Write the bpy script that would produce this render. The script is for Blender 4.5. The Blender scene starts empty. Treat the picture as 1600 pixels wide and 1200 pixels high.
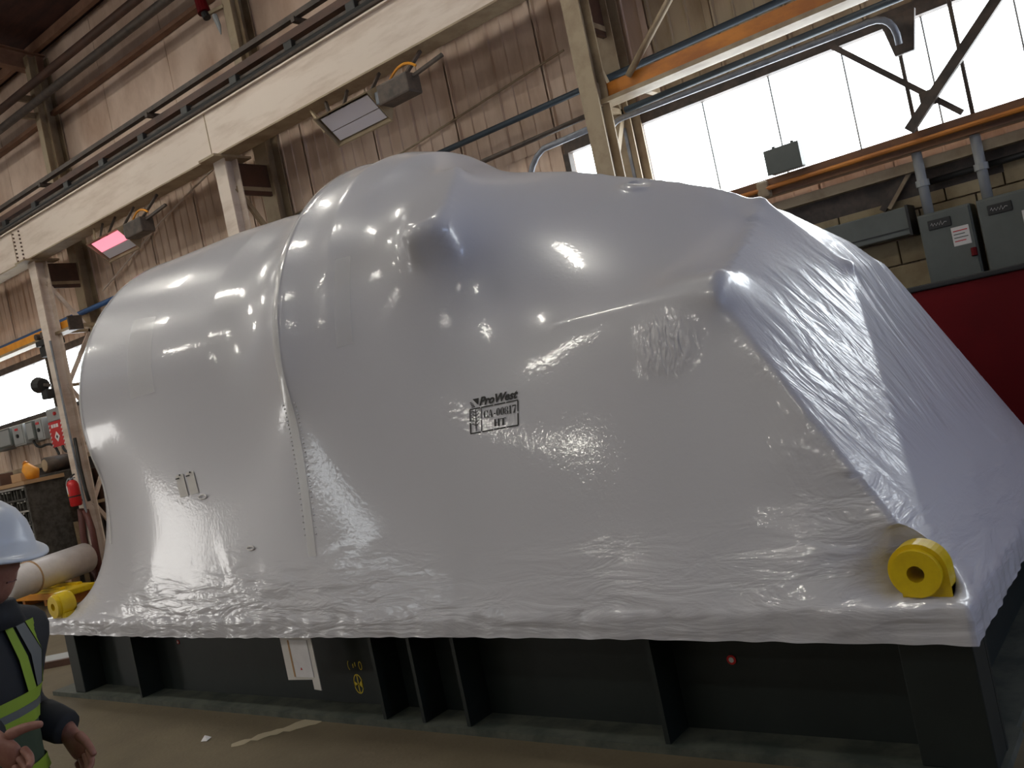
import bpy, bmesh, math, random
import numpy as np
from mathutils import Vector, Matrix
from mathutils.bvhtree import BVHTree
rnd = random.Random(7)
S = bpy.context.scene
COL = S.collection

# ---------------------------------------------------------------- camera
YAW, PITCH, ROLL, FPX, CAMH = math.radians(37.63), math.radians(0.05), math.radians(11.96), 1419.0, 1.75
F = Vector((-math.sin(YAW) * math.cos(PITCH), math.cos(YAW) * math.cos(PITCH), math.sin(PITCH)))
R0 = Vector((math.cos(YAW), math.sin(YAW), 0)); U0 = R0.cross(F)
CR = R0 * math.cos(ROLL) - U0 * math.sin(ROLL); CU = CR.cross(F)
CAM = Vector((0, 0, CAMH))
cd = bpy.data.cameras.new('camera'); cam = bpy.data.objects.new('camera', cd); COL.objects.link(cam)
cd.sensor_fit = 'HORIZONTAL'; cd.sensor_width = 36; cd.lens = FPX / 1600 * 36; cd.clip_start = 0.05; cd.clip_end = 200
M3 = Matrix((CR, CU, -F)).transposed()
cam.matrix_world = Matrix.Translation(CAM) @ M3.to_4x4()
S.camera = cam

# ---------------------------------------------------------------- world, exposure
w = bpy.data.worlds.new('world'); S.world = w; w.use_nodes = True
w.node_tree.nodes['Background'].inputs[0].default_value = (0.75, 0.85, 1.0, 1)
w.node_tree.nodes['Background'].inputs[1].default_value = 0.6
S.view_settings.view_transform = 'Standard'; S.view_settings.look = 'None'
S.view_settings.gamma = 1; S.view_settings.use_curve_mapping = False
S.view_settings.exposure = 0.22
LAMP_E = 42.0          # high-bay lenses
WIN_E = 6.5            # daylight through the translucent wall sheets

# ---------------------------------------------------------------- helpers
def lin(c):
    return tuple(((v / 255) / 12.92 if v / 255 <= .04045 else ((v / 255 + .055) / 1.055) ** 2.4) for v in c)

def mat(name, col, rough=.6, metal=0, col2=None, nscale=4.0, stretch=(1, 1, 1), namt=1.0, bump=0, bscale=60, emit=None, estr=0,
        spec=.5, col3=None, lo=.4, hi=.62):
    m = bpy.data.materials.new(name); m.use_nodes = True
    nt = m.node_tree; b = nt.nodes['Principled BSDF']
    b.inputs['Base Color'].default_value = (*col, 1); b.inputs['Roughness'].default_value = rough
    b.inputs['Metallic'].default_value = metal; b.inputs['Specular IOR Level'].default_value = spec
    if col2 or bump:
        tc = nt.nodes.new('ShaderNodeNewGeometry'); mp = nt.nodes.new('ShaderNodeMapping')
        mp.inputs['Scale'].default_value = stretch
        nt.links.new(tc.outputs['Position'], mp.inputs[0])
    if col2:
        n = nt.nodes.new('ShaderNodeTexNoise'); n.inputs['Scale'].default_value = nscale; n.inputs['Detail'].default_value = 6
        n.inputs['Roughness'].default_value = .65
        nt.links.new(mp.outputs[0], n.inputs['Vector'])
        r = nt.nodes.new('ShaderNodeValToRGB'); r.color_ramp.elements[0].position = lo; r.color_ramp.elements[1].position = hi
        r.color_ramp.elements[0].color = (*col, 1)
        r.color_ramp.elements[1].color = (*[col[i] + (col2[i] - col[i]) * namt for i in range(3)], 1)
        if col3:
            e = r.color_ramp.elements.new(min(.98, hi + .12)); e.color = (*col3, 1)
        nt.links.new(n.outputs[0], r.inputs[0]); nt.links.new(r.outputs[0], b.inputs['Base Color'])
    if bump:
        n2 = nt.nodes.new('ShaderNodeTexNoise'); n2.inputs['Scale'].default_value = bscale; n2.inputs['Detail'].default_value = 4
        nt.links.new(tc.outputs['Position'], n2.inputs['Vector'])
        bp = nt.nodes.new('ShaderNodeBump'); bp.inputs['Distance'].default_value = .01; bp.inputs['Strength'].default_value = bump
        nt.links.new(n2.outputs[0], bp.inputs['Height']); nt.links.new(bp.outputs[0], b.inputs['Normal'])
    if emit:
        b.inputs['Emission Color'].default_value = (*emit, 1); b.inputs['Emission Strength'].default_value = estr
    return m

M = {}
M['wall'] = mat('painted_sheet', (.74, .575, .46), .6, col2=(.56, .40, .29), nscale=1.6, stretch=(2.2, 1, .45), col3=(.42, .26, .16), lo=.42, hi=.68)
M['wall_up'] = mat('painted_board', (.74, .57, .46), .7, col2=(.46, .30, .21), nscale=.9, stretch=(1.2, 1, .6), lo=.42, hi=.7)
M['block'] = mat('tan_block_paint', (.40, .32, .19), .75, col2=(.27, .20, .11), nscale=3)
M['wall_shaded'] = mat('shaded_painted_sheet', (.50, .40, .27), .6, col2=(.36, .27, .17), nscale=1.6, stretch=(2.2, 1, .45), col3=(.24, .16, .09), lo=.4, hi=.66)  # same wall sheet, dimmer light on the right side put into the colour
M['wall_plain'] = mat('far_wall_paint', (.74, .70, .66), .8, col2=(.66, .60, .55), nscale=1)
M['cream'] = mat('cream_steel_paint', (.71, .61, .53), .5, col2=(.52, .41, .33), nscale=1.6, stretch=(.5, 1, 3), lo=.45, hi=.7)
M['tan'] = mat('tan_steel_paint', (.36, .28, .18), .55, col2=(.22, .15, .09), nscale=3, lo=.45, hi=.7)
M['steel_dark'] = mat('dark_grimy_steel', (.045, .034, .028), .6, col2=(.09, .065, .05), nscale=8)
M['brown'] = mat('brown_primer_steel', (.10, .045, .028), .6, col2=(.06, .03, .02), nscale=3)
M['roof'] = mat('dark_roof_deck', (.075, .028, .02), .8, col2=(.045, .018, .014), nscale=2, stretch=(1, 4, 1))
M['rafter'] = mat('orange_brown_beam', (.30, .16, .10), .6, col2=(.2, .1, .06), nscale=2)
M['floor'] = mat('dusty_concrete', (.135, .106, .062), .75, col2=(.092, .070, .040), nscale=1.1, bump=.25, bscale=40, lo=.35, hi=.66, col3=(.16, .122, .08))
M['skid'] = mat('charcoal_green_paint', (.0065, .0115, .0112), .5, col2=(.0095, .0155, .0148), nscale=3)
M['skid_lit'] = mat('lit_flange_paint', (.085, .092, .074), .7, col2=(.036, .045, .038), nscale=5)  # skid paint made lighter: light falling on the bottom flange put into the colour
M['yellow'] = mat('yellow_enamel', (.72, .52, .01), .32, col2=(.62, .42, .01), nscale=10)
M['orange'] = mat('orange_steel_paint', (.62, .22, .025), .5, col2=(.40, .13, .02), nscale=4, stretch=(.4, 1, 1))
M['orange_hi'] = mat('bright_orange_paint', (.80, .33, .02), .5, col2=(.65, .25, .02), nscale=4)
M['rust_orange'] = mat('rusty_orange_paint', (.22, .095, .035), .6, col2=(.12, .055, .03), nscale=5, stretch=(.5, 1, 1))
M['blue'] = mat('blue_pipe_paint', (.035, .10, .26), .45)
M['teal'] = mat('teal_grey_pipe', (.035, .055, .075), .5)
M['galv'] = mat('galvanised_steel', (.27, .29, .33), .5, .4, col2=(.2, .21, .24), nscale=10)
M['grey_box'] = mat('grey_enamel_box', (.105, .115, .105), .45, col2=(.085, .095, .085), nscale=3)
M['grey_lt'] = mat('light_grey_box', (.32, .33, .33), .5)
M['black'] = mat('black_rubber', (.012, .012, .012), .5)
M['white'] = mat('white_paper', (.78, .76, .76), .6)
M['white_print'] = mat('white_sticker', (.62, .6, .58), .5)
M['red'] = mat('red_enamel', (.55, .012, .015), .35)
M['red_dark'] = mat('dark_red_paint', (.13, .004, .006), .6, col2=(.10, .003, .005), nscale=1.2, spec=.15)
M['film_roll'] = mat('rolled_film', (.74, .73, .76), .35, col2=(.66, .65, .68), nscale=6)
M['pink_lens'] = mat('warm_lamp_lens', (.8, .35, .4), .4, emit=(1, .32, .42), estr=.9)
M['white_lens'] = mat('pale_lamp_lens', (.75, .72, .8), .35)
M['lamp_lens'] = mat('high_bay_lens', (.9, .9, .9), .4, emit=(1.0, .96, .86), estr=LAMP_E)
M['daylight'] = mat('translucent_daylight_sheet', (.85, .9, .92), .5, emit=(.90, .96, 1.0), estr=WIN_E)
M['daylight_cool'] = mat('cool_daylight_sheet', (.8, .88, .95), .5, emit=(.55, .68, 1.0), estr=WIN_E * .8)
M['door_light'] = mat('daylit_door_sheet', (.85, .88, .9), .5, emit=(1.0, .97, .93), estr=WIN_E * 1.05)
M['seam'] = mat('sheet_seam', (.42, .46, .47), .5)
M['cardboard'] = mat('cardboard', (.42, .26, .14), .8)
M['copper'] = mat('rust_red_hose', (.10, .03, .025), .5)
M['rack'] = mat('worn_grating_steel', (.10, .095, .085), .5, .4, col2=(.05, .045, .04), nscale=12)
M['rack_edge'] = mat('bright_grating_edge', (.42, .40, .37), .4, .5)
M['ink'] = mat('stencil_ink', (.008, .007, .007), .6)
M['ink_y'] = mat('yellow_marker', (.62, .48, .03), .6)

def link(o, parent=None):
    COL.objects.link(o)
    if parent is not None:
        o.parent = parent
    return o

def tag(o, label=None, cat=None, group=None, kind=None):
    if label: o['label'] = label
    if cat: o['category'] = cat
    if group: o['group'] = group
    if kind: o['kind'] = kind
    return o

def empty(name, loc, label=None, cat=None, group=None):
    o = bpy.data.objects.new(name, None); o.location = loc; o.empty_display_size = .1
    link(o); tag(o, label, cat, group)
    return o

def wloc(o):
    v = Vector((0, 0, 0))
    while o is not None:
        v += o.location; o = o.parent
    return v

class MB:
    """collects shapes given in world coordinates; build() makes ONE mesh object"""
    def __init__(s): s.v = []; s.f = []
    def add(s, vs, fs):
        n = len(s.v); s.v += [tuple(p) for p in vs]; s.f += [tuple(i + n for i in f) for f in fs]; return s
    def box(s, x0, x1, y0, y1, z0, z1):
        return s.add([(x, y, z) for z in (z0, z1) for y in (y0, y1) for x in (x0, x1)],
                     [(0, 2, 3, 1), (4, 5, 7, 6), (0, 1, 5, 4), (2, 6, 7, 3), (0, 4, 6, 2), (1, 3, 7, 5)])
    def bbox(s, x0, x1, y0, y1, z0, z1, b):
        bm = bmesh.new()
        bmesh.ops.create_cube(bm, size=1)
        for v in bm.verts:
            v.co = Vector(((x0 + x1) / 2 + v.co.x * (x1 - x0), (y0 + y1) / 2 + v.co.y * (y1 - y0), (z0 + z1) / 2 + v.co.z * (z1 - z0)))
        bmesh.ops.bevel(bm, geom=bm.edges[:], offset=b, segments=2, affect='EDGES', profile=.6)
        bm.verts.index_update()
        s.add([v.co[:] for v in bm.verts], [[v.index for v in f.verts] for f in bm.faces]); bm.free(); return s
    def prism(s, prof, a, b, ux, uy):
        """polygon prof (list of 2-D) swept from a to b with axes ux, uy"""
        a, b, ux, uy = map(Vector, (a, b, ux, uy)); n = len(prof)
        vs = [a + ux * p[0] + uy * p[1] for p in prof] + [b + ux * p[0] + uy * p[1] for p in prof]
        fs = [tuple(range(n))[::-1], tuple(range(n, 2 * n))] + [(i, (i + 1) % n, n + (i + 1) % n, n + i) for i in range(n)]
        return s.add(vs, fs)
    def bar(s, a, b, wd, th, up=(0, 0, 1)):
        a, b = Vector(a), Vector(b); d = (b - a).normalized(); up = Vector(up)
        x = d.cross(up)
        x = x.normalized() if x.length > 1e-4 else Vector((1, 0, 0))
        y = x.cross(d)
        return s.prism([(-wd / 2, -th / 2), (wd / 2, -th / 2), (wd / 2, th / 2), (-wd / 2, th / 2)], a, b, x, y)
    def ibeam(s, a, b, h, wd, tf, tw, up=(0, 0, 1)):
        a, b = Vector(a), Vector(b); d = (b - a).normalized(); x = d.cross(Vector(up)).normalized(); y = x.cross(d)
        H, W, t = h / 2, wd / 2, tw / 2
        return s.prism([(-W, -H), (W, -H), (W, -H + tf), (t, -H + tf), (t, H - tf), (W, H - tf), (W, H), (-W, H), (-W, H - tf),
                        (-t, H - tf), (-t, -H + tf), (-W, -H + tf)], a, b, x, y)
    def tube(s, pts, r, n=8, cap=True):
        pts = [Vector(p) for p in pts]; rs = r if isinstance(r, (list, tuple)) else [r] * len(pts)
        vs, fs = [], []; ref = None
        for i, p in enumerate(pts):
            d = (pts[min(i + 1, len(pts) - 1)] - pts[max(i - 1, 0)]).normalized()
            if ref is None:
                ref = d.orthogonal().normalized()
            ref = (ref - d * ref.dot(d)).normalized(); q = d.cross(ref)
            for k in range(n):
                a = 2 * math.pi * k / n
                vs.append(p + (ref * math.cos(a) + q * math.sin(a)) * rs[i])
        for i in range(len(pts) - 1):
            for k in range(n):
                fs.append((i * n + k, i * n + (k + 1) % n, (i + 1) * n + (k + 1) % n, (i + 1) * n + k))
        if cap:
            fs.append(tuple(range(n))[::-1]); fs.append(tuple(range((len(pts) - 1) * n, len(pts) * n)))
        return s.add(vs, fs)
    def build(s, name, m, parent=None, smooth=False, label=None, kind=None):
        off = wloc(parent) if parent is not None else Vector((0, 0, 0))
        me = bpy.data.meshes.new(name)
        me.from_pydata([tuple(Vector(v) - off) for v in s.v], [], s.f); me.update()
        bm = bmesh.new(); bm.from_mesh(me); bmesh.ops.recalc_face_normals(bm, faces=bm.faces[:]); bm.to_mesh(me); bm.free()
        me.materials.append(M[m] if isinstance(m, str) else m)
        if smooth:
            for p in me.polygons: p.use_smooth = True
        o = bpy.data.objects.new(name, me); link(o, parent); tag(o, label, kind=kind)
        return o

def copy_tree(o, parent=None):
    c = o.copy(); COL.objects.link(c); c.parent = parent
    for ch in list(o.children): copy_tree(ch, c)
    return c

def share(me_obj, loc, parent):
    c = me_obj.copy(); COL.objects.link(c); c.location = loc; c.parent = parent
    return c

def arc(p0, p1, p2, n=8):
    p0, p1, p2 = map(Vector, (p0, p1, p2))
    return [p0 * (1 - t) ** 2 + p1 * 2 * t * (1 - t) + p2 * t * t for t in [i / n for i in range(n + 1)]]

# ================================================================ THE SETTING
WY = 8.0                       # inner face of the long wall
X0, X1, YB, ZR = -24.0, 9.0, -13.0, 8.75
fl = MB().box(X0, X1, YB, WY + .1, -.2, 0).build('floor', 'floor'); tag(fl, kind='structure')
for nm, a in (('wall_left', (X0 - .2, X0, YB, WY + .1, 0, 9.2)), ('wall_right', (X1, X1 + .2, YB, WY + .1, 0, 9.2))):
    tag(MB().box(*a).build(nm, 'wall_plain'), kind='structure')
SILL, HEAD = 3.02, 3.96
def wall_with_band(name, y0, y1, holes, m):
    """slab wall with window openings between SILL and HEAD"""
    b = MB(); b.box(X0, X1, y0, y1, 0, SILL); b.box(X0, X1, y0, y1, HEAD, 9.2)
    x = X0
    for a, c in holes:
        b.box(x, a, y0, y1, SILL, HEAD); x = c
    b.box(x, X1, y0, y1, SILL, HEAD)
    return tag(b.build(name, m), kind='structure')
WIN = [(-19.6, -16.35), (-15.95, -14.72), (-4.82, -4.36), (-3.98, 5.0)]
wb = wall_with_band('wall_back', WY, WY + .12, WIN, 'wall')
# the long wall behind the photographer: a daylight strip and a bright loading door
FWIN = [(-22.0, -17.0)]
wf = wall_with_band('wall_front', YB - .12, YB, FWIN, 'wall_plain')

def window(name, xa, xb, y, pw, frame_y):
    e = empty(name, (xa, y, SILL)); tag(e, kind='structure')
    n = max(1, round((xb - xa) / pw)); st = (xb - xa) / n
    for i in range(n):
        a = xa + i * st
        # each translucent sheet with two shallow ribs of its own
        prof = [(0, 0), (.36, 0), (.39, -.018), (.42, 0), (.70, 0), (.73, -.018), (.76, 0), (1, 0)]
        vs = [(a + .006 + p[0] * (st - .012), y + p[1], z) for z in (SILL, HEAD) for p in prof]; k = len(prof)
        MB().add(vs, [(j, j + 1, k + j + 1, k + j) for j in range(k - 1)]).build('pane', 'daylight', e)
        if i: MB().box(a - .007, a + .007, y - .03, y + .01, SILL, HEAD).build('pane_seam', 'seam', e)
    f = MB()
    s = -1 if frame_y < y else 1
    ya, yb = sorted((frame_y, y + .02 * s))
    f.box(xa - .03, xb + .03, ya, yb, HEAD - .02, HEAD + .10); f.box(xa - .03, xb + .03, ya, yb, SILL - .05, SILL + .015)
    f.box(xa - .05, xa + .01, ya, yb, SILL + .015, HEAD - .02); f.box(xb - .01, xb + .05, ya, yb, SILL + .015, HEAD - .02)
    f.build('window_frame', 'steel_dark', e)
for i, (a, c) in enumerate(WIN): window('window_%d' % (i + 1), a, c, WY + .06, .62, WY - .05)
for i, (a, c) in enumerate(FWIN): window('window_%d' % (i + 5), a, c, YB - .06, 1.2, YB + .05)

# ribbed wall sheets, every one its own piece
def sheet_mesh(wd, h):
    prof = [(0, 0), (.02, -.028), (.05, -.028), (.07, 0), (.31, 0), (.325, -.014), (.345, -.014), (.36, 0),
            (.60, 0), (.615, -.014), (.635, -.014), (.65, 0), (.88, 0), (.90, -.02), (1.0, -.02)]
    k = len(prof)
    vs = [(p[0] * wd, p[1], z) for z in (0, h) for p in prof]
    return MB().add(vs, [(j, j + 1, k + j + 1, k + j) for j in range(k - 1)])
SW = .62
def sheets(z0, z1, xa, xb, skip=(), m='wall'):
    proto = None; x = xa; i = 0
    while x < xb - .05:
        wd = min(SW, xb - x)
        if not any(x + wd > a + .05 and x < c - .05 for a, c in skip):
            loc = (x, WY - .005 - (.012 if i % 2 else 0), z0)
            if proto is None or wd < SW - .01:
                o = sheet_mesh(wd - .006, z1 - z0).build('wall_sheet', m, wb); o.location = loc
                if wd > SW - .01: proto = o
            else:
                share(proto, loc, wb)
        x += SW; i += 1
XL, XRR = -19.8, 4.8
sheets(0, SILL - .06, XL, XRR)
sheets(HEAD + .11, 5.95, XL, XL + 26 * SW); sheets(HEAD + .11, 5.95, XL + 26 * SW, XRR, m='wall_shaded')
for a, c in ((-16.3, -16.0), (-14.67, -4.88), (-4.31, -4.04)):
    sheets(SILL - .05, HEAD + .10, a, c)
# flat upper boards
pw = 1.75; x = XL
while x < 4.0:
    o = MB().bbox(x + .006, x + pw - .006, WY - .025, WY - .002, 5.97, 7.66, .004).build('wall_board', 'wall_up', wb)
    MB().bbox(x + .006, x + pw - .006, WY - .04, WY - .002, 7.72, 8.72, .004).build('wall_board', 'wall_up', wb)
    x += pw
g = MB().box(XL, XRR, WY - .14, WY - .03, 7.66, 7.72).build('trim_1', 'rafter'); tag(g, kind='structure')

# roof: deck, purlins, rafters on the column lines
cl = MB().add([(X0, WY + .1, 8.78), (X1, WY + .1, 8.78), (X1, -2, 9.8), (X0, -2, 9.8), (X1, YB, 8.9), (X0, YB, 8.9),
               (X0, WY + .1, 8.98), (X1, WY + .1, 8.98), (X1, -2, 10), (X0, -2, 10), (X1, YB, 9.1), (X0, YB, 9.1)],
              [(0, 1, 2, 3), (3, 2, 4, 5), (6, 9, 8, 7), (9, 11, 10, 8)]).build('ceiling', 'roof')
tag(cl, kind='structure')
COLX = (-14.25, -9.15, -4.02, 1.2)
def roofz(y): return 8.78 + (WY - y) / 10 * 1.02 if y > -2 else 9.8 - (-2 - y) / 11 * .9
for x in (-19.4,) + COLX + (6.4,):
    MB().ibeam((x, WY - .1, roofz(WY) - .30), (x, -2, 9.5), .32, .16, .02, .015).build('rafter', 'rafter', cl)
    MB().ibeam((x, YB, 8.6), (x, -2, 9.5), .32, .16, .02, .015).build('rafter', 'rafter', cl)
for y in (7.75, 6.2, 4.6, 3.0, 1.4, -.2, -1.8, -4.5, -7.2, -9.9):
    MB().box(X0, X1, y - .04, y + .04, roofz(y) - .16, roofz(y) - .01).build('purlin', 'rafter' if y > 7 else 'roof', cl)

# high-bay lamps under the roof (they show as bright spots in the film; some are added fill)
def lamp(x, y, z):
    e = empty('high_bay_lamp', (x, y, z), 'rectangular high bay lamp hanging under the dark roof', 'lamp', 'high bay lamps under the roof')
    h = MB(); h.bbox(x - .5, x + .5, y - .2, y + .2, z + .05, z + .16, .02); h.build('housing', 'grey_lt', e)
    MB().box(x - .46, x + .46, y - .17, y + .17, z + .03, z + .05).build('lens', 'lamp_lens', e)
    MB().tube([(x - .4, y, z + .15), (x - .4, y, roofz(y) - .1)], .012).build('hanger_rod', 'galv', e)
    MB().tube([(x + .4, y, z + .15), (x + .4, y, roofz(y) - .1)], .012).build('hanger_rod', 'galv', e)
for y, xs in ((4.6, (-16.6, -12.2, -7.8, -3.4)), (1.4, (-17.0, -13.4, -9.8, -6.2)), (-3.0, (-15.6, -12.0, -8.4, -4.8, -1.2)), (-8.0, (-15.0, -10.0, -5.0, 0.0))):  # row over the vessel and right ends of the front rows added as fill
    for x in xs: lamp(x, y, 7.9)
# translucent loading door in the left end wall, full of daylight
e = empty('door_1', (X0 + .05, -6, 0)); tag(e, kind='structure')
for k in range(6):
    MB().bbox(X0 + .02, X0 + .07, -8.6, -5.6, .05 + k * .48, .51 + k * .48, .01).build('door_section', 'door_light', e)
MB().box(X0, X0 + .12, -8.8, -8.6, 0, 3.0).build('door_jamb', 'tan', e); MB().box(X0, X0 + .12, -5.6, -5.4, 0, 3.0).build('door_jamb', 'tan', e)
MB().box(X0, X0 + .12, -8.8, -5.4, 2.95, 3.15).build('door_head', 'tan', e)
# cool daylight strip high in the right-hand end wall
e = empty('window_8', (X1 - .02, 2.0, 2.6)); tag(e, kind='structure')
for k in range(6):
    y = 1.0 + k * .9
    MB().box(X1 - .03, X1 - .01, y + .02, y + .88, 2.4, 4.6).build('pane', 'daylight_cool', e)
MB().box(X1 - .06, X1 - .0, .95, 6.45, 2.3, 2.4).build('window_frame', 'steel_dark', e); MB().box(X1 - .06, X1, .95, 6.45, 4.6, 4.7).build('window_frame', 'steel_dark', e)

# ================================================================ THE SKID (steel base frame)
SX0, SX1, SY0, SY1 = -7.70, -.86, 3.42, 6.20        # steel outline; film lip sits just outside
sk = empty('steel_skid', (-4.3, 4.8, 0), 'long charcoal steel skid frame under the white wrapped vessel', 'skid')
WEB = SY0 + .20
for nm, y0, y1, yw in (('front', SY0, SY0 + .40, WEB), ('back', SY1 - .40, SY1, SY1 - .2)):
    xa = SX0 - .35 if nm == 'front' else SX0
    MB().box(xa, SX1 + .02, y0 - .02, y1, .0, .035).build('bottom_flange', 'skid_lit', sk)
    MB().box(SX0, SX1, y0, y1, .60, .64).build('top_flange', 'skid', sk)
    MB().box(SX0, SX1, yw - .012, yw + .012, .035, .60).build('web', 'skid', sk)
for x in (SX0 + .2, SX1 - .2):
    MB().box(x - .012, x + .012, SY0 + .4, SY1 - .4, .035, .60).build('end_web', 'skid', sk)
    MB().box(x - .2, x + .2, SY0 + .4, SY1 - .4, .0, .035).build('end_bottom_flange', 'skid_lit', sk)
    MB().box(x - .2, x + .2, SY0 + .4, SY1 - .4, .60, .64).build('end_top_flange', 'skid', sk)
for x in (-6.67, -4.03, -3.72, -3.39, -2.20):
    MB().box(x - .012, x + .012, SY0 + .005, WEB - .012, .035, .60).build('stiffener', 'skid', sk)
    MB().box(x - .012, x + .012, SY1 - .188, SY1 - .005, .035, .60).build('stiffener', 'skid', sk)
# boxed corner posts
for x0, x1 in ((SX0, SX0 + .16), (SX1 - .26, SX1)):
    MB().bbox(x0, x1, SY0 + .01, WEB - .012, .035, .60, .006).build('corner_post', 'skid', sk)
MB().box(SX0, SX1, SY0 + .02, SY1 - .02, .64, .655).build('deck', 'skid', sk)
# lifting lugs: plate with round head, cheek rings and a bore
def lug(x, y, z, flip=1):
    n = 40; r = .105; hr = .031; th = .045
    e = MB(); out, inn = [], []
    for k in range(n):
        a = 2 * math.pi * k / n; c, s_ = math.cos(a), math.sin(a)
        px, pz = r * c, r * s_
        if c * flip > 0 and s_ < 0: px, pz = r * flip * min(1, abs(c) * 1.0 + abs(s_) * .98), max(-r * 1.0, -r * (abs(s_)) * 1.15)
        out.append((px, pz)); inn.append((hr * c, hr * s_))
    vs = []
    for yy in (y - th, y + th):
        vs += [(x + p[0], yy, z + p[1]) for p in out] + [(x + p[0], yy, z + p[1]) for p in inn]
    fs = []
    for k in range(n):
        j = (k + 1) % n
        fs += [(k, j, n + j, n + k), (2 * n + k, 3 * n + k, 3 * n + j, 2 * n + j), (k, 2 * n + k, 2 * n + j, j), (n + k, n + j, 3 * n + j, 3 * n + k)]
    e.add(vs, fs)
    e.box(x - .07, x + .105, y - th * .9, y + th * .9, .63, z - .06)
    lg = e.build('lifting_lug', 'yellow', sk, label='yellow lifting lug')
    for sgn in (-1, 1):
        m_ = MB(); ya = y + sgn * th; yb = y + sgn * (th + .03); vs = []; fs = []
        for yy, rr in ((ya, .088), (yb, .088), (yb, hr), (ya, hr)):
            vs += [(x + rr * math.cos(2 * math.pi * k / n), yy, z + rr * math.sin(2 * math.pi * k / n)) for k in range(n)]
        for q in range(3):
            for k in range(n):
                fs.append((q * n + k, q * n + (k + 1) % n, (q + 1) * n + (k + 1) % n, (q + 1) * n + k))
        m_.add(vs, fs).build('cheek_ring', 'yellow', lg)
LUGS = [(-1.0, 3.50, .765, 1), (-7.60, 3.42, .765, -1), (-1.0, 6.16, .76, 1), (-7.6, 6.16, .765, -1)]
for l in LUGS: lug(*l)

# ================================================================ THE SHRINK FILM: a membrane relaxed over what it wraps
FX0, FX1, FY0, FY1, FZ = -7.83, -.83, 3.36, 6.26, .665
YC, ZC = 4.80, 2.10
def stub_push(P, x0, x1, r):
    """horizontal pipe stub with a flat end; its body runs back into the machine"""
    ay, az, by, bz = 3.93, 1.93, 4.75, 1.75
    ey, ez = by - ay, bz - az
    t = np.clip(((P[..., 1] - ay) * ey + (P[..., 2] - az) * ez) / (ey * ey + ez * ez), 0, 1)
    dy = P[..., 1] - (ay + t * ey); dz = P[..., 2] - (az + t * ez); d = np.sqrt(dy * dy + dz * dz) + 1e-9
    dr = r - d; da = x1 - P[..., 0]
    ins = (dr > 0) & (da > 0) & (P[..., 0] > x0)
    rad = ins & (dr <= da); k = np.where(rad, r / d, 1.0) - 1
    P[..., 1] += dy * k; P[..., 2] += dz * k
    P[..., 0] = np.where(ins & ~rad, x1, P[..., 0])
def capsule(P, a, b, r, r0=None):
    """push out of a capsule whose radius runs from r0 (at a) to r (at b)"""
    r0 = r if r0 is None else r0
    a = np.array(a, float); b = np.array(b, float); ab = b - a
    t = np.clip(((P - a) @ ab) / max(ab @ ab, 1e-9), 0, 1)
    q = P - (a + t[..., None] * ab); d = np.linalg.norm(q, axis=-1) + 1e-9
    rr = r0 + (r - r0) * t
    k = np.where(d < rr, rr / d, 1.0)
    P += q * (k - 1)[..., None]
def nozzle_push(P, c, nx, na, nn, hx, ha, hn):
    """square nozzle that runs back into the vessel: film can only leave by its outer faces"""
    q = P - c
    x = q @ nx; a = q @ na; n = q @ nn
    pen = np.stack([hx - x, hx + x, a + ha, hn - n], -1)
    ins = (pen > 0).all(-1) & (n > -1.0) & (a < ha)
    j = pen.argmin(-1); p = np.take_along_axis(pen, j[..., None], -1)[..., 0]
    D = np.array([nx, -nx, -na, nn], np.float32)
    P += np.where(ins[..., None], D[j] * p[..., None], 0).astype(P.dtype)
def revolve(P, xs, rs, front=0):
    r = np.interp(P[..., 0], xs, rs, left=0, right=0)
    dy = P[..., 1] - YC; dz = P[..., 2] - ZC; d = np.sqrt(dy * dy + dz * dz) + 1e-9
    if front: r = r - front * np.clip((.85 - dz / d) / .5, 0, 1) * np.clip((P[..., 0] + 4.30) / .08, 0, 1)
    k = np.where(d < r, r / d, 1.0)
    P[..., 1] = YC + dy * k; P[..., 2] = ZC + dz * k
_FR, _FL, _BR = (np.array(v) for v in ((-3.12, 3.74, 2.685), (-3.355, 3.74, 2.725), (-3.45, 4.45, 3.18)))
_na = (_BR - _FR) / np.linalg.norm(_BR - _FR); _nx = _FR - _FL; _nx = _nx - _na * (_nx @ _na); _nx /= np.linalg.norm(_nx)
_nn = np.cross(_nx, _na); _nc = _FR + _na * .37 - _nx * .12 - _nn * .2
TIPS = [(-2.46, 4.78, 2.85), (-1.84, 4.96, 2.49), (-1.43, 4.95, 2.03), (-1.42, 5.68, 2.02), (-1.82, 4.08, 2.095), tuple(_FR), tuple(_FL)]
def hull_planes():
    pts = list(TIPS[:5])
    for k in range(14):
        t = 2 * math.pi * k / 14
        pts.append((-3.95, YC + 1.2 * math.cos(t), ZC + 1.2 * math.sin(t)))
    for k in range(8):
        t = 2 * math.pi * k / 8
        pts.append((-1.82, 4.14 + .13 * math.cos(t), 1.97 + .13 * math.sin(t)))
    pts += [(-.88, 3.42, .66), (-.88, 6.2, .66), (-4.0, 3.42, .66), (-4.0, 6.2, .66)]
    bm = bmesh.new()
    for p in pts: bm.verts.new(p)
    bmesh.ops.convex_hull(bm, input=bm.verts[:]); bmesh.ops.dissolve_limit(bm, angle_limit=.02, verts=bm.verts[:], edges=bm.edges[:])
    bm.normal_update(); out = []
    cen = Vector((-2.8, 4.8, 1.5))
    for f in bm.faces:
        n = f.normal.copy(); c = f.calc_center_median()
        if n.dot(c - cen) < 0: n = -n
        if abs(n.x + 1) < .05 or n.z < -.6: continue
        sag = .015 if n.y > -.45 else .11 if n.y > -.56 else .25
        if n.x > .45 and n.y > -.56: sag = .015
        if n.x > .7 and n.z < .62: sag = .075
        out.append((*n, n.dot(c) - sag))
    bm.free()
    return np.array(out, np.float32)
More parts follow.
